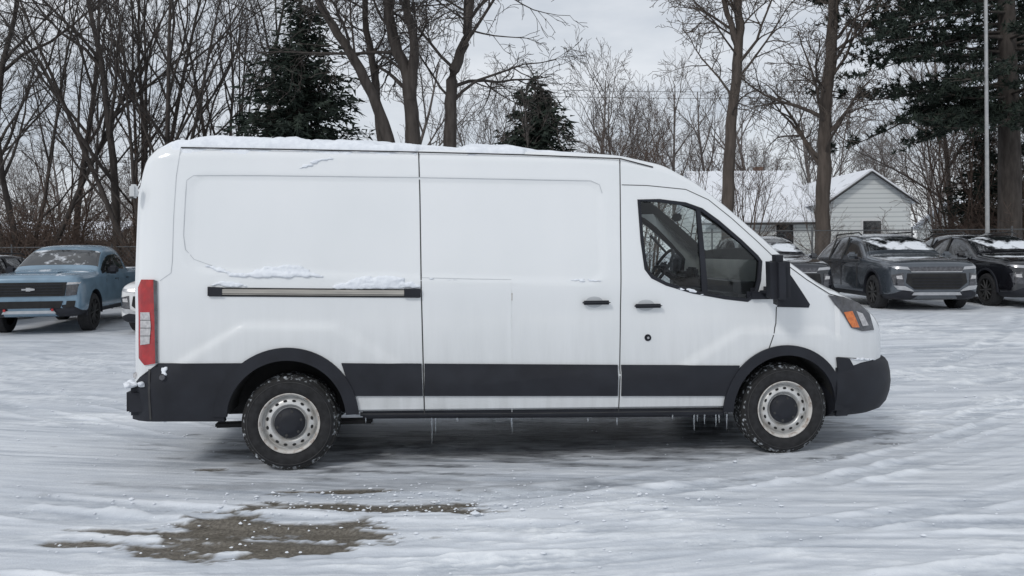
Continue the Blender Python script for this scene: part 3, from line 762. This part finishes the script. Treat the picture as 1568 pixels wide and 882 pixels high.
    if kind=='suv':
        fp('upper_grille',[(-.50,.83),(.50,.83),(.60,.88),(.5,.925),(-.5,.925),(-.60,.88)],M['lampdark'],.014)
        fp('grille_chrome',[(-.50,.815),(.50,.815),(.52,.83),(-.52,.83)],M['chrome'],.02,.01)
        fp('head_lamp',[(.53,.865),(.80,.885),(.88,.925),(.84,.945),(.57,.925)],M['chrome'],.018,sym=True)
        fp('lower_grille',[(-.44,.46),(.44,.46),(.61,.60),(.58,.79),(-.58,.79),(-.61,.60)],M['dark'],.015)
        for zz in (.52,.58,.64,.70): fp('grille_bar',[(-.50,zz-.005),(.50,zz-.005),(.50,zz+.005),(-.50,zz+.005)],M['trim'],.026,.012)
        fp('lamp_housing',[(.65,.52),(.84,.56),(.87,.76),(.67,.80)],M['lampdark'],.016,sym=True)
        fp('lamp_unit',[(.68,.67),(.79,.68),(.80,.74),(.70,.75)],M['clear'],.022,sym=True)
        if silver:
            fp('trim_bar',[(.46,.42),(.78,.46),(.84,.54),(.64,.53),(.52,.47)],M['chrome'],.024,sym=True)
            fp('skid_plate',[(-.5,.34),(.5,.34),(.46,.40),(-.46,.40)],M['chrome'],.02)
        else: fp('skid_plate',[(-.5,.34),(.5,.34),(.46,.40),(-.46,.40)],M['trim'],.02)
        for s_ in (-1,1): tube_obj('roof_rail',[(s_*.60,2.35,1.63),(s_*.60,2.5,1.69),(s_*.59,3.9,1.67),(s_*.57,4.1,1.61)],.017,M['gap'],root,6)
        mz=1.16; my=1.75
    else:
        fp('grille',[(-.66,.80),(.66,.80),(.70,1.08),(-.70,1.08)],M['dark'],.02)
        for zz in (.86,.91,.97,1.03): fp('grille_bar',[(-.62,zz-.009),(.62,zz-.009),(.62,zz+.009),(-.62,zz+.009)],M['trim'],.03,.01)
        fp('badge',[(-.12,.925),(-.04,.925),(-.04,.905),(.04,.905),(.04,.925),(.12,.925),(.12,.955),(.04,.955),(.04,.975),(-.04,.975),(-.04,.955),(-.12,.955)],M['chrome'],.036,.01)
        fp('head_lamp',[(.70,1.03),(.92,1.04),(.925,1.08),(.72,1.075)],M['clear'],.02,sym=True)
        fp('lamp_housing',[(.68,.80),(.88,.82),(.91,1.03),(.70,1.02)],M['lampdark'],.016,sym=True)
        fp('bumper_intake',[(-.58,.56),(.58,.56),(.63,.70),(-.63,.70)],M['dark'],.018)
        fp('fog_pocket',[(.68,.56),(.84,.58),(.86,.70),(.70,.70)],M['dark'],.018,sym=True)
        fp('tow_hook',[(.42,.50),(.46,.50),(.46,.55),(.42,.55)],M['red'],.045,.03,sym=True)
        fp('skid_plate',[(-.5,.45),(.5,.45),(.46,.51),(-.46,.51)],M['gapsoft'],.03)
        box('bonnet_scoop',(0,.75,1.27),(.8,.7,.03),paint,root,.012)
        box('bed_interior',(0,4.45,1.292),(1.5,1.6,.01),M['snow'],root,0)
        mz=1.30; my=1.85
    for s_ in (-1,1):
        box('door_mirror',(s_*1.05,my,mz),(.22,.12,.15 if kind=='suv' else .20),M['trim'] if kind!='suv' else paint,root,.05,seg=3)
        box('mirror_stalk',(s_*.95,my,mz-.06),(.12,.06,.05),M['trim'],root,.02)
        xx=s_*.957
        for yb in ((1.75,2.75,3.7) if kind=='suv' else (1.75,2.6,3.45)): box('door_gap',(xx*.985,yb,.72 if kind=='suv' else .82),(.01,.012,.55),M['gap'],root,0)
        for yb in (2.55,3.5) if kind=='suv' else (2.45,3.3): box('door_handle',(s_*.945,yb,.98 if kind=='suv' else 1.08),(.03,.16,.025),M['trim'],root,.01)
        for yb in ((2.78,3.62) if kind=='suv' else (2.62,)): 
            tube_obj('pillar',[(s_*.915,yb,(1.06 if kind=='suv' else 1.22)),(s_*.70,yb+.03,(1.58 if kind=='suv' else 1.76))],.022,M['gap'],root)
    return root
P_blue=snowy_paint('grey_blue_paint',(.19,.29,.38),amount=.16,metal=.1)
P_white=snowy_paint('white_paint',(.78,.78,.78),amount=.3,metal=0)
P_grey=snowy_paint('grey_paint',(.075,.088,.105),amount=-.05,rough=.15,coat=1)
P_black=snowy_paint('black_paint',(.010,.010,.013),amount=-.03,metal=0,rough=.1,coat=1)
P_navy=snowy_paint('dark_paint',(.015,.017,.023),amount=.05,metal=.1,rough=.12,coat=1)
car('pickup_truck',(-9.72,15.75),Rd(11),P_blue,'pickup')
car('parked_suv',(-7.05,15.8),Rd(3),P_white)
car('parked_suv',(8.72,16.1),Rd(-3),P_grey,silver=True)
car('parked_suv',(6.05,16.9),Rd(-2),P_navy,silver=False)
car('parked_suv',(11.5,16.6),Rd(-2),P_black,silver=False)
car('parked_suv',(14.6,17.0),Rd(-2),P_grey,silver=False)
car('parked_suv',(-12.9,16.4),Rd(6),P_black,silver=False)

# ------------------------------------------------------------------ fence
FY=23.5
M['galv']=mat('galvanised_steel',(.09,.095,.10),(.13,.135,.14),rough=.6,metal=.3)
fence=empty('chain_link_fence',(0,0,0))
V=[];F=[]
x=-24
while x<26:
    zb=T(x,FY); tube(V,F,[Vector((x,FY,zb)),Vector((x,FY,zb+1.95))],[.025,.025],6,True); x+=3
for zz in (1.85,.05):
    P=[Vector((x,FY,T(x,FY)+zz)) for x in np.arange(-24,26.1,1)]; tube(V,F,P,[.015]*len(P),5)
obj('posts_and_rails',V,F,M['galv'],fence)
V=[];F=[]
for i in range(int(52/.13)):
    x=-25+i*.13
    for s_ in (-1,1):
        x2=x+s_*1.8; zb=T(x,FY)
        a=Vector((x,FY,zb+.03)); b_=Vector((x2,FY,T(x2,FY)+1.83)); w=.0035; b0=len(V)
        V+= [a+Vector((w,0,0)),a-Vector((w,0,0)),b_-Vector((w,0,0)),b_+Vector((w,0,0))]; F.append((b0,b0+1,b0+2,b0+3))
obj('wire_mesh',V,F,M['galv'],fence,smooth=None)

# ------------------------------------------------------------------ trees
bark=mat('bark',(.040,.033,.029),(.072,.061,.054),scale=9,rough=.95,bump=.6,bdist=.03,stretch=(1,1,.25))
bark2=mat('bark_far_haze',(.115,.10,.092),(.16,.14,.13),scale=6,rough=.95)  # paler than near bark: distance haze put into the colour
bark3=mat('bark_light',(.062,.050,.042),(.105,.085,.072),scale=9,rough=.95,bump=.8,bdist=.04,stretch=(1,1,.2))
twigm=mat('brush_twigs',(.07,.047,.037),(.13,.092,.072),scale=2,rough=.95)
needle=mat('needles',(.010,.019,.014),(.026,.040,.027),scale=3,rough=.8)
def rv(rg): 
    return Vector((rg.gauss(0,1),rg.gauss(0,1),rg.gauss(0,1)))
def grow(V,F,p,d,Ln,r,lev,mx,rg,pr):
    ns=pr['seg'][min(lev,3)]; pts=[p.copy()]; rad=[r]; dd=d.normalized()
    for i in range(ns):
        dd=(dd+rv(rg)*pr['wob'][min(lev,3)]+Vector((0,0,pr['up'][min(lev,3)]))).normalized()
        p=p+dd*Ln/ns; pts.append(p.copy()); rad.append(max(r*(1-.80*(i+1)/ns),pr.get('rmin',.005)))
    tube(V,F,pts,rad,(7,5,4,3,3)[min(lev,4)])
    if lev<mx:
        n_=pr['n'][lev]
        for c in range(n_):
            f=pr['f0'][min(lev,3)]+(1-pr['f0'][min(lev,3)])*(c+rg.random())/n_
            x=f*ns; i=min(int(x),ns-1); q=pts[i].lerp(pts[i+1],x-i); ax=(pts[i+1]-pts[i]).normalized()
            rr=rad[i]+(rad[i+1]-rad[i])*(x-i)
            perp=ax.cross(rv(rg)).normalized(); an=Rd(rg.uniform(*pr['ang']))
            nd=ax*math.cos(an)+perp*math.sin(an)
            grow(V,F,q,nd,Ln*rg.uniform(*pr['len'])*(1.15-.6*f),min(rr*.72,r*.45),lev+1,mx,rg,pr)
def tree_mesh(name,seed,stems,pr,m,mx=4):
    rg=random.Random(seed); V=[];F=[]
    for (p,d,Ln,r) in stems: grow(V,F,Vector(p),Vector(d),Ln,r,0,mx,rg,pr)
    me=bpy.data.meshes.new(name); me.from_pydata([tuple(v) for v in V],[],F); me.materials.append(m); finish(me,80)
    return me
PR=dict(seg=[9,6,5,3],wob=[.05,.11,.15,.2],up=[.03,.06,.05,.03],n=[10,7,5,3],f0=[.25,.2,.15,.1],ang=(22,52),len=(.36,.56),rmin=.006)
big=[tree_mesh('t%d'%i,10+i,[((0,0,0),(.05*(i-1),0,1),14+i,.16)],PR,bark) for i in range(3)]
def mstems(i): return [((0.12*k,0,0),(random.Random(i*9+k).uniform(-.30,.30),random.Random(i*7+k).uniform(-.25,.25),1),11.5+k*.6,.085+.012*k) for k in range(4)]
multi=[tree_mesh('m%d'%i,20+i,mstems(i),dict(PR,n=[9,6,4,3],ang=(16,42)),bark) for i in range(2)]
PRf=dict(PR,rmin=.012,n=[10,7,5,3])
far=[tree_mesh('f%d'%i,40+i,[((0,0,0),(.06*(i-1),0,1),14+i,.2)],PRf,bark2,3) for i in range(2)]+[tree_mesh('g%d'%i,50+i,mstems(i+4),PRf,bark2,3) for i in range(2)]
small=[tree_mesh('s%d'%i,60+i,[((0.1*k,0,0),(random.Random(i*5+k+3).uniform(-.35,.35),random.Random(i*3+k).uniform(-.3,.3),1),5.5+k*.4,.05) for k in range(3)],dict(PR,rmin=.006,n=[8,6,4,3]),twigm,3) for i in range(2)]
def place(name,me_,x,y,s=1,rz=0,parent=None,sz=None):
    o=bpy.data.objects.new(name,me_); COL.objects.link(o); o.location=(x,y,T(x,y)-.05); o.rotation_euler=(0,0,rz); o.scale=(s,s,sz or s)
    if parent: o.parent=parent
    return o
for i,(x,y,k,s) in enumerate([(-15.8,25.0,'m',.95),(-13.0,26,'b',.95),(-11.4,25.2,'m',.95),(-9.0,26.8,'b',.85),(-17.8,27,'b',1.0),(-14.8,31,'m',1.1),(-20,28,'m',1),(-11.6,33,'m',1.0),(-19,34,'b',1.0)]):
    ms=multi if k=='m' else big
    place('bare_tree',ms[i%len(ms)],x,y,s,i*1.3)
def hero(name,stems,seed,pr,m,mx=3):
    rg=random.Random(seed); V=[];F=[]
    for pts,r0,r1,nb,f0,bl in stems:
        P=[Vector(q) for q in spl3(pts)]; n_=len(P)
        rad=[(r0+(r1-r0)*i/(n_-1))*rg.uniform(.95,1.06) for i in range(n_)]
        P=[p+Vector((rg.uniform(-1,1),rg.uniform(-1,1),0))*.03 for p in P]
        tube(V,F,P,rad,9)
        for c in range(nb):
            f=f0+(1-f0)*(c+rg.random())/nb; x=f*(n_-1); i=min(int(x),n_-2); q=P[i].lerp(P[i+1],x-i); ax=(P[i+1]-P[i]).normalized()
            perp=ax.cross(rv(rg)).normalized(); an=Rd(rg.uniform(35,70)); nd=ax*math.cos(an)+perp*math.sin(an)
            grow(V,F,q,nd,bl*rg.uniform(.6,1.15),rad[i]*rg.uniform(.22,.38),1,mx+1,rg,pr)
    return obj(name,V,F,m,smooth=80)
PRh=dict(seg=[8,7,6,4],wob=[.06,.13,.18,.22],up=[.02,.03,-.03,-.07],n=[9,8,5,3],f0=[.2,.2,.1,.1],ang=(28,65),len=(.42,.62),rmin=.008)
Y0=22.5
hero('bare_tree',[
 ([(-2.7,Y0,0),(-2.72,Y0,2.6),(-2.82,Y0,4.9),(-2.95,Y0,6.6),(-3.42,Y0+.1,7.9),(-3.5,Y0,9.4),(-3.2,Y0,12)],.28,.10,10,.45,3.8),
 ([(-2.9,Y0,6.0),(-2.75,Y0-.2,7.4),(-2.95,Y0-.3,9),(-2.6,Y0-.4,11.5)],.17,.06,7,.2,3.2),
 ([(-2.3,Y0+.2,0),(-2.0,Y0+.3,2.8),(-1.78,Y0+.3,4.9),(-1.7,Y0+.2,6.6),(-1.25,Y0,7.9),(-1.1,Y0,9.4),(-.4,Y0,12)],.24,.09,16,.4,4.6),
 ([(-3.1,Y0-.2,0),(-3.2,Y0-.2,2.8),(-3.5,Y0-.3,4.9),(-4.25,Y0-.4,6.8),(-5.0,Y0-.5,8.0),(-5.6,Y0-.5,9.2),(-6.8,Y0,11.5)],.21,.07,9,.5,3.0),
 ([(-3.4,Y0+.5,0),(-3.6,Y0+.5,2.8),(-3.85,Y0+.6,4.9),(-4.05,Y0+.6,7),(-4.3,Y0+.6,9),(-4.2,Y0+.6,12)],.18,.06,9,.5,3.0)],5,PRh,bark)
PRs=dict(PRh,n=[9,7,5,3],up=[.02,.02,0,-.02])
hero('bare_tree',[([(6.75,24.6,.3),(6.8,24.6,3.5),(6.95,24.6,6),(7.2,24.6,8.3),(7.15,24.6,9.5),(7.5,24.6,13)],.22,.09,16,.38,3.3),
 ([(7.15,24.6,8.0),(6.8,24.5,9),(6.3,24.4,11)],.12,.05,6,.1,2.6)],7,PRs,bark3)
hero('bare_tree',[([(9.85,24.9,.3),(9.9,24.9,3.5),(10.0,24.9,6),(10.25,24.9,9),(10.4,24.9,15)],.245,.14,20,.28,3.4)],9,PRs,bark3)
for i,(x,y,s) in enumerate([(1.5,38,.62),(3.6,33,.56),(5.2,36,.62),(8.6,56,.8),(14.3,58,.85),(18.5,33,.72),(20.5,30,.85),(-1.0,40,.7),(-5.5,36,.75),(11.5,56,.8),(22,56,1),(26,48,.9),(18,57,.9)]):
    place('bare_tree',far[i%len(far)],x,y,s,i*2.1)
for i,(x,y,s) in enumerate([(8.0,27,.7),(9.0,30,.75),(11.3,29,.55),(16.6,29,1),(17.7,31,1.1),(19.5,32,1.1),(7.4,33,.8),(5.5,31,1),(3.9,29,.9),(-13.5,29,1.1),(-17,30,1.1),(-10,30,1),(22,33,1.2)]):
    place('bare_tree',small[i%2],x,y,s,i*1.7)
row=empty('distant_tree_row')
rg=random.Random(77)
for i in range(70):
    y=rg.uniform(60,95); x=(-.72+1.5*(i+rg.random())/70)*y
    place('tree',far[rg.randrange(len(far))],x,y,rg.uniform(.5,.85),rg.random()*6,row)
for i in range(10):   # unseen trees added behind the camera for reflections in van paint and glass
    place('tree',far[i%4],-36+i*8+rg.uniform(-2,2),-rg.uniform(34,44),rg.uniform(.6,.8),rg.random()*6,row)
def brush_mesh(seed,m):
    rg=random.Random(seed); V=[];F=[]
    for i in range(34):
        p=Vector((rg.uniform(-1.6,1.6),rg.uniform(-.8,.8),0)); d=Vector((rg.uniform(-.5,.5),rg.uniform(-.4,.4),1))
        grow(V,F,p,d,rg.uniform(1.4,3.4),.018,0,2,rg,dict(seg=[5,4,3,3],wob=[.12,.2,.25,.25],up=[.02,0,0,0],n=[7,4,3],f0=[.2,.1,.1,.1],ang=(20,60),len=(.35,.6),rmin=.006))
    me=bpy.data.meshes.new('brush'); me.from_pydata([tuple(v) for v in V],[],F); me.materials.append(m); return me
brm=[brush_mesh(i,twigm) for i in range(3)]
th=empty('brush_thicket')
for i in range(72):
    if i<36: x=rg.uniform(-24,-7); y=rg.uniform(24.3,31); s=rg.uniform(.7,1.2)
    elif i<54: x=rg.uniform(14.5,26); y=rg.uniform(25,34); s=rg.uniform(.7,1.3)
    else: y=rg.uniform(30,58); x=rg.uniform(-.3,.5)*y; s=rg.uniform(.7,1.1)
    rr_=x/y
    if .22<rr_<.50 and y<46: s=rg.uniform(.3,.5)
    place('shrub',brm[i%3],x,y,s,rg.random()*6,th)
def conifer(name,x,y,H,R,seed,z0=.8,pw=.85,tuft=.26,dens=1.0,droop=.35):
    rg=random.Random(seed); root=empty(name,(x,y,T(x,y)))
    V=[];F=[]; tube(V,F,[Vector((0,0,0)),Vector((0,0,H*.6)),Vector((0,0,H))],[H*.018,H*.010,.01],7)
    NV=[];NF=[]
    z=z0
    while z<H:
        f=(z-z0)/(H-z0); rad=R*(1-f)**pw+.08
        nb=int(max(5,rad*7)*dens)
        for b_ in range(nb):
            a=rg.random()*6.283; ln=rad*rg.uniform(.5,1.22); zz=z+rg.uniform(-.15,.15)
            d=Vector((math.cos(a),math.sin(a),0))
            if ln>.6: tube(V,F,[Vector((0,0,zz)),d*ln*.5+Vector((0,0,zz-droop*ln*.25)),d*ln+Vector((0,0,zz-droop*ln*.35))],[.02,.015,.006],3)
            k=max(2,int(ln/.17))
            for q in range(k):
                fr=(q+.6)/k; 
                if fr<.2 and rg.random()<.5: continue
                c=d*ln*fr+Vector((0,0,zz-droop*ln*(.5*fr-.18*fr*fr)))
                for _ in range(6):
                    w=tuft*rg.uniform(.5,1.1); o_=c+rv(rg)*tuft*.28
                    dr=(d*rg.uniform(.2,1)+Vector((rg.gauss(0,.6),rg.gauss(0,.6),rg.uniform(-.7,.15)))).normalized(); sd=dr.cross(rv(rg)).normalized()*w*.16
                    b0=len(NV); NV+= [o_-sd,o_+sd,o_+dr*w]; NF.append((b0,b0+1,b0+2))
        z+=.17+.10*(1-f)
    obj('trunk',V,F,bark,root,smooth=80); obj('foliage',NV,NF,needle,root,smooth=None)
    return root
conifer('spruce_tree',-6.75,25.2,10.6,3.3,3,z0=.6,pw=.75,tuft=.32)
conifer('pine_tree',1.25,40,9.7,2.6,5,z0=1.5,pw=.45,tuft=.5,droop=.05,dens=.6)
conifer('spruce_tree',18.0,30,6.0,1.9,8,z0=.4,pw=.8,tuft=.32)
def big_pine(x,y,seed,H=17,r=.33,n=74):
    rg=random.Random(seed); root=empty('pine_tree',(x,y,T(x,y)))
    V=[];F=[];NV=[];NF=[]
    tube(V,F,[Vector((0,0,0)),Vector((.02,0,4)),Vector((-.05,0,9)),Vector((0,0,H))],[r*1.1,r,r*.75,.05],10)
    for i in range(n):
        z=rg.uniform(5.2,H-4); a=rg.random()*6.283
        if i%2==0: a=math.pi+rg.uniform(-.7,.7)
        ln=rg.uniform(3.2,6.0)*(1 if z<12 else .7)*(1 if z>6.3 else .6)
        d=Vector((math.cos(a),math.sin(a),rg.uniform(-.12,.14)))
        P=[Vector((0,0,z))]; dd=d.copy()
        for q in range(7):
            dd=(dd+rv(rg)*.07+Vector((0,0,.02 if q>3 else -.03))).normalized(); P.append(P[-1]+dd*ln/7)
        tube(V,F,P,[.055*(1-.12*q) for q in range(8)],5)
        for q in range(2,8):
            for sb in range(4):
                sd=(dd.cross(Vector((0,0,1)))*rg.choice((-1,1))*rg.uniform(.4,1)+dd*rg.uniform(.1,.9)+Vector((0,0,rg.uniform(-.15,.3)))).normalized()
                sl=rg.uniform(.35,.95); e_=P[q]+sd*sl
                tube(V,F,[P[q],e_],[.014,.006],3)
                for tf in range(3):
                    c=P[q].lerp(e_,.45+.28*tf)+rv(rg)*.04
                    for _ in range(11):
                        w=rg.uniform(.12,.27); dr=(rv(rg)+sd*.6+Vector((0,0,.35))).normalized(); s2=dr.cross(rv(rg)).normalized()*.029
                        b0=len(NV); NV+= [c-s2,c+s2,c+dr*w]; NF.append((b0,b0+1,b0+2))
    obj('trunk',V,F,bark,root,smooth=80); obj('foliage',NV,NF,needle,root,smooth=None)
big_pine(15.75,24.8,11); big_pine(20.5,27,14,n=50)

# ------------------------------------------------------------------ lamp post
lp=empty('street_lamp',(13.35,22,T(13.35,22)))
tube_obj('pole',[(0,0,0),(0,0,5),(0,0,10)],[.06,.05,.045],mat('pole_paint',(.36,.37,.38),(.44,.44,.44),rough=.5,metal=.4),lp,10)
tube_obj('arm',[(0,0,9.9),(-.6,-.3,10.1),(-1.1,-.5,10.1)],.03,M['galv'],lp)
box('lamp_head',(-1.4,-.65,10.08),(.7,.3,.12),M['galv'],lp,.04)
box('pole_base',(0,0,.2),(.45,.45,.5),mat('concrete',(.4,.4,.39),rough=.9),lp,.03)

# ------------------------------------------------------------------ houses
siding=bpy.data.materials.new('white_siding'); siding.use_nodes=True; nt=siding.node_tree; L=nt.links.new; b=nt.nodes['Principled BSDF']; b.inputs['Roughness'].default_value=.7
tc=nt.nodes.new('ShaderNodeTexCoord'); w=nt.nodes.new('ShaderNodeTexWave'); w.bands_direction='Z'; w.wave_profile='SAW'; w.inputs['Scale'].default_value=1.2
L(tc.outputs['Object'],w.inputs['Vector']); r=nt.nodes.new('ShaderNodeValToRGB'); r.color_ramp.elements[0].color=(.34,.36,.37,1); r.color_ramp.elements[1].color=(.62,.64,.63,1); r.color_ramp.elements[1].position=.3
L(w.outputs[0],r.inputs[0]); L(r.outputs[0],b.inputs['Base Color'])
M['roofsnow']=mat('roof_snow_cover',(.78,.80,.84),(.45,.46,.48),scale=1.3,rough=.7,lo=.62,hi=.74,detail=8)
M['frame']=mat('window_frame_paint',(.7,.7,.7),rough=.5)
def house(name,parts,zb,win,sid=siding):
    root=empty(name,(0,0,0))
    for (x0,x1,y0,y1,ze,zr,axis) in parts:
        V=[(x0,y0,zb),(x1,y0,zb),(x1,y1,zb),(x0,y1,zb),(x0,y0,ze),(x1,y0,ze),(x1,y1,ze),(x0,y1,ze)]
        F=[(0,1,5,4),(1,2,6,5),(2,3,7,6),(3,0,4,7)]
        ov=.3; th=.14
        if axis=='x':
            ym=(y0+y1)/2; V+=[(x0,ym,zr),(x1,ym,zr)]; F+=[(4,7,8),(5,9,6)]
            k=(zr-ze)/(ym-y0)
            for ya in (y0-ov,y1+ov):
                za=ze-k*ov; RV=[(x0-ov,ya,za+.03),(x1+ov,ya,za+.03),(x1+ov,ym,zr+.03),(x0-ov,ym,zr+.03)]
                RV+= [(a,b_,c+th) for a,b_,c in RV]
                obj('roof',RV,[(0,1,2,3),(4,5,6,7),(0,1,5,4),(1,2,6,5),(3,0,4,7)],M['roofsnow'],root,smooth=None)
            box('eave_board',((x0+x1)/2,y0-ov-.03,ze-k*ov-.02),(x1-x0+.6,.05,.14),M['gap'],root,.005)
        else:
            xm=(x0+x1)/2; V+=[(xm,y0,zr),(xm,y1,zr)]; F+=[(4,5,8),(7,9,6)]
            k=(zr-ze)/(xm-x0)
            for xa in (x0-ov,x1+ov):
                za=ze-k*ov; RV=[(xa,y0-ov,za+.03),(xa,y1+ov,za+.03),(xm,y1+ov,zr+.03),(xm,y0-ov,zr+.03)]
                RV+= [(a,b_,c+th) for a,b_,c in RV]
                obj('roof',RV,[(0,1,2,3),(4,5,6,7),(0,1,5,4),(1,2,6,5),(3,0,4,7),(2,3,7,6)],M['roofsnow'],root,smooth=None)
                tube_obj('barge_board',[(xa,y0-ov-.04,za-.02),(xm,y0-ov-.04,zr-.02)],.06,M['gap'],root,4)
        obj('walls',V,F,sid,root,smooth=None)
    for (x,y,z,ww,hh) in win:
        box('window_frame',(x,y-.03,z),(ww+.16,.06,hh+.16),M['frame'],root,.01); box('window',(x,y-.06,z),(ww,.05,hh),M['carside'],root,.005)
    return root
house('white_house',[(11.4,17.78,46,54,3.4,6.5,'x'),(17.8,22.4,44,53,4.35,5.95,'y')],.6,[(20.2,44,2.6,1.0,1.2),(13.2,46,2.5,1.0,1.2),(16,46,2.5,1.0,1.2)])
box('chimney',(15.9,50.5,6.4),(.5,.5,1.1),mat('chimney_brick',(.16,.10,.08),(.2,.13,.10),rough=.9),bpy.data.objects['white_house'],.02)
house('white_house',[(31,40,50,60,3.2,5.0,'x')],.6,[(33,50,2.3,1,1)])
tan=mat('tan_siding',(.30,.27,.22),(.34,.30,.26),rough=.8)
house('low_building',[(-37,-28,54,62,2.6,3.9,'x'),(-48,-39,60,68,2.8,4.1,'x')],.0,[(-34,54,1.6,1,1),(-31,54,1.6,1,1)],tan)
V=[];F=[]
for dz in (0,.5):
    P=[Vector((-10+i*4,60,13.2+dz+.012*(i-8)**2)) for i in range(18)]; tube(V,F,P,[.02]*18,3)
obj('power_lines',V,F,M['gap'])

# ------------------------------------------------------------------ light
w=bpy.data.worlds.new('World'); scene.world=w; w.use_nodes=True; nt=w.node_tree; L=nt.links.new
bg=nt.nodes['Background']
sky=nt.nodes.new('ShaderNodeTexSky'); sky.sky_type='NISHITA'; sky.sun_disc=False
tc=nt.nodes.new('ShaderNodeTexCoord'); mp=nt.nodes.new('ShaderNodeMapping'); mp.inputs['Scale'].default_value=(1,1,3.0); L(tc.outputs['Generated'],mp.inputs['Vector'])
n=nt.nodes.new('ShaderNodeTexNoise'); n.inputs['Scale'].default_value=2.6; n.inputs['Detail'].default_value=7; n.inputs['Roughness'].default_value=.55; L(mp.outputs[0],n.inputs['Vector'])
r=nt.nodes.new('ShaderNodeValToRGB'); e=r.color_ramp.elements; e[0].position=.36; e[1].position=.62; e[0].color=(5.5,6.0,6.7,1); e[1].color=(8.2,8.5,8.9,1)
L(n.outputs[0],r.inputs[0])
mx=nt.nodes.new('ShaderNodeMix'); mx.data_type='RGBA'; mx.inputs[0].default_value=.9; L(sky.outputs[0],mx.inputs[6]); L(r.outputs[0],mx.inputs[7]); L(mx.outputs[2],bg.inputs[0]); bg.inputs[1].default_value=.1
sd=bpy.data.lights.new('sun','SUN'); sd.energy=1.15; sd.angle=Rd(11); sd.color=(1,.975,.94); so=bpy.data.objects.new('sun',sd); COL.objects.link(so)
az=Rd(215); el=Rd(40)
dirv=Vector((math.sin(az)*math.cos(el),math.cos(az)*math.cos(el),math.sin(el)))
so.rotation_euler=dirv.to_track_quat('Z','Y').to_euler()
sky.sun_elevation=el; sky.sun_rotation=az
# ------------------------------------------------------------------ camera
cd=bpy.data.cameras.new('camera'); cam=bpy.data.objects.new('camera',cd); COL.objects.link(cam)
cam.location=(0,0,1.63); cam.rotation_euler=(Rd(90),Rd(.4),0); cd.sensor_width=36; cd.lens=36*1200/1568; cd.shift_y=-56/1568; cd.clip_end=2000; cd.clip_start=.05
scene.camera=cam
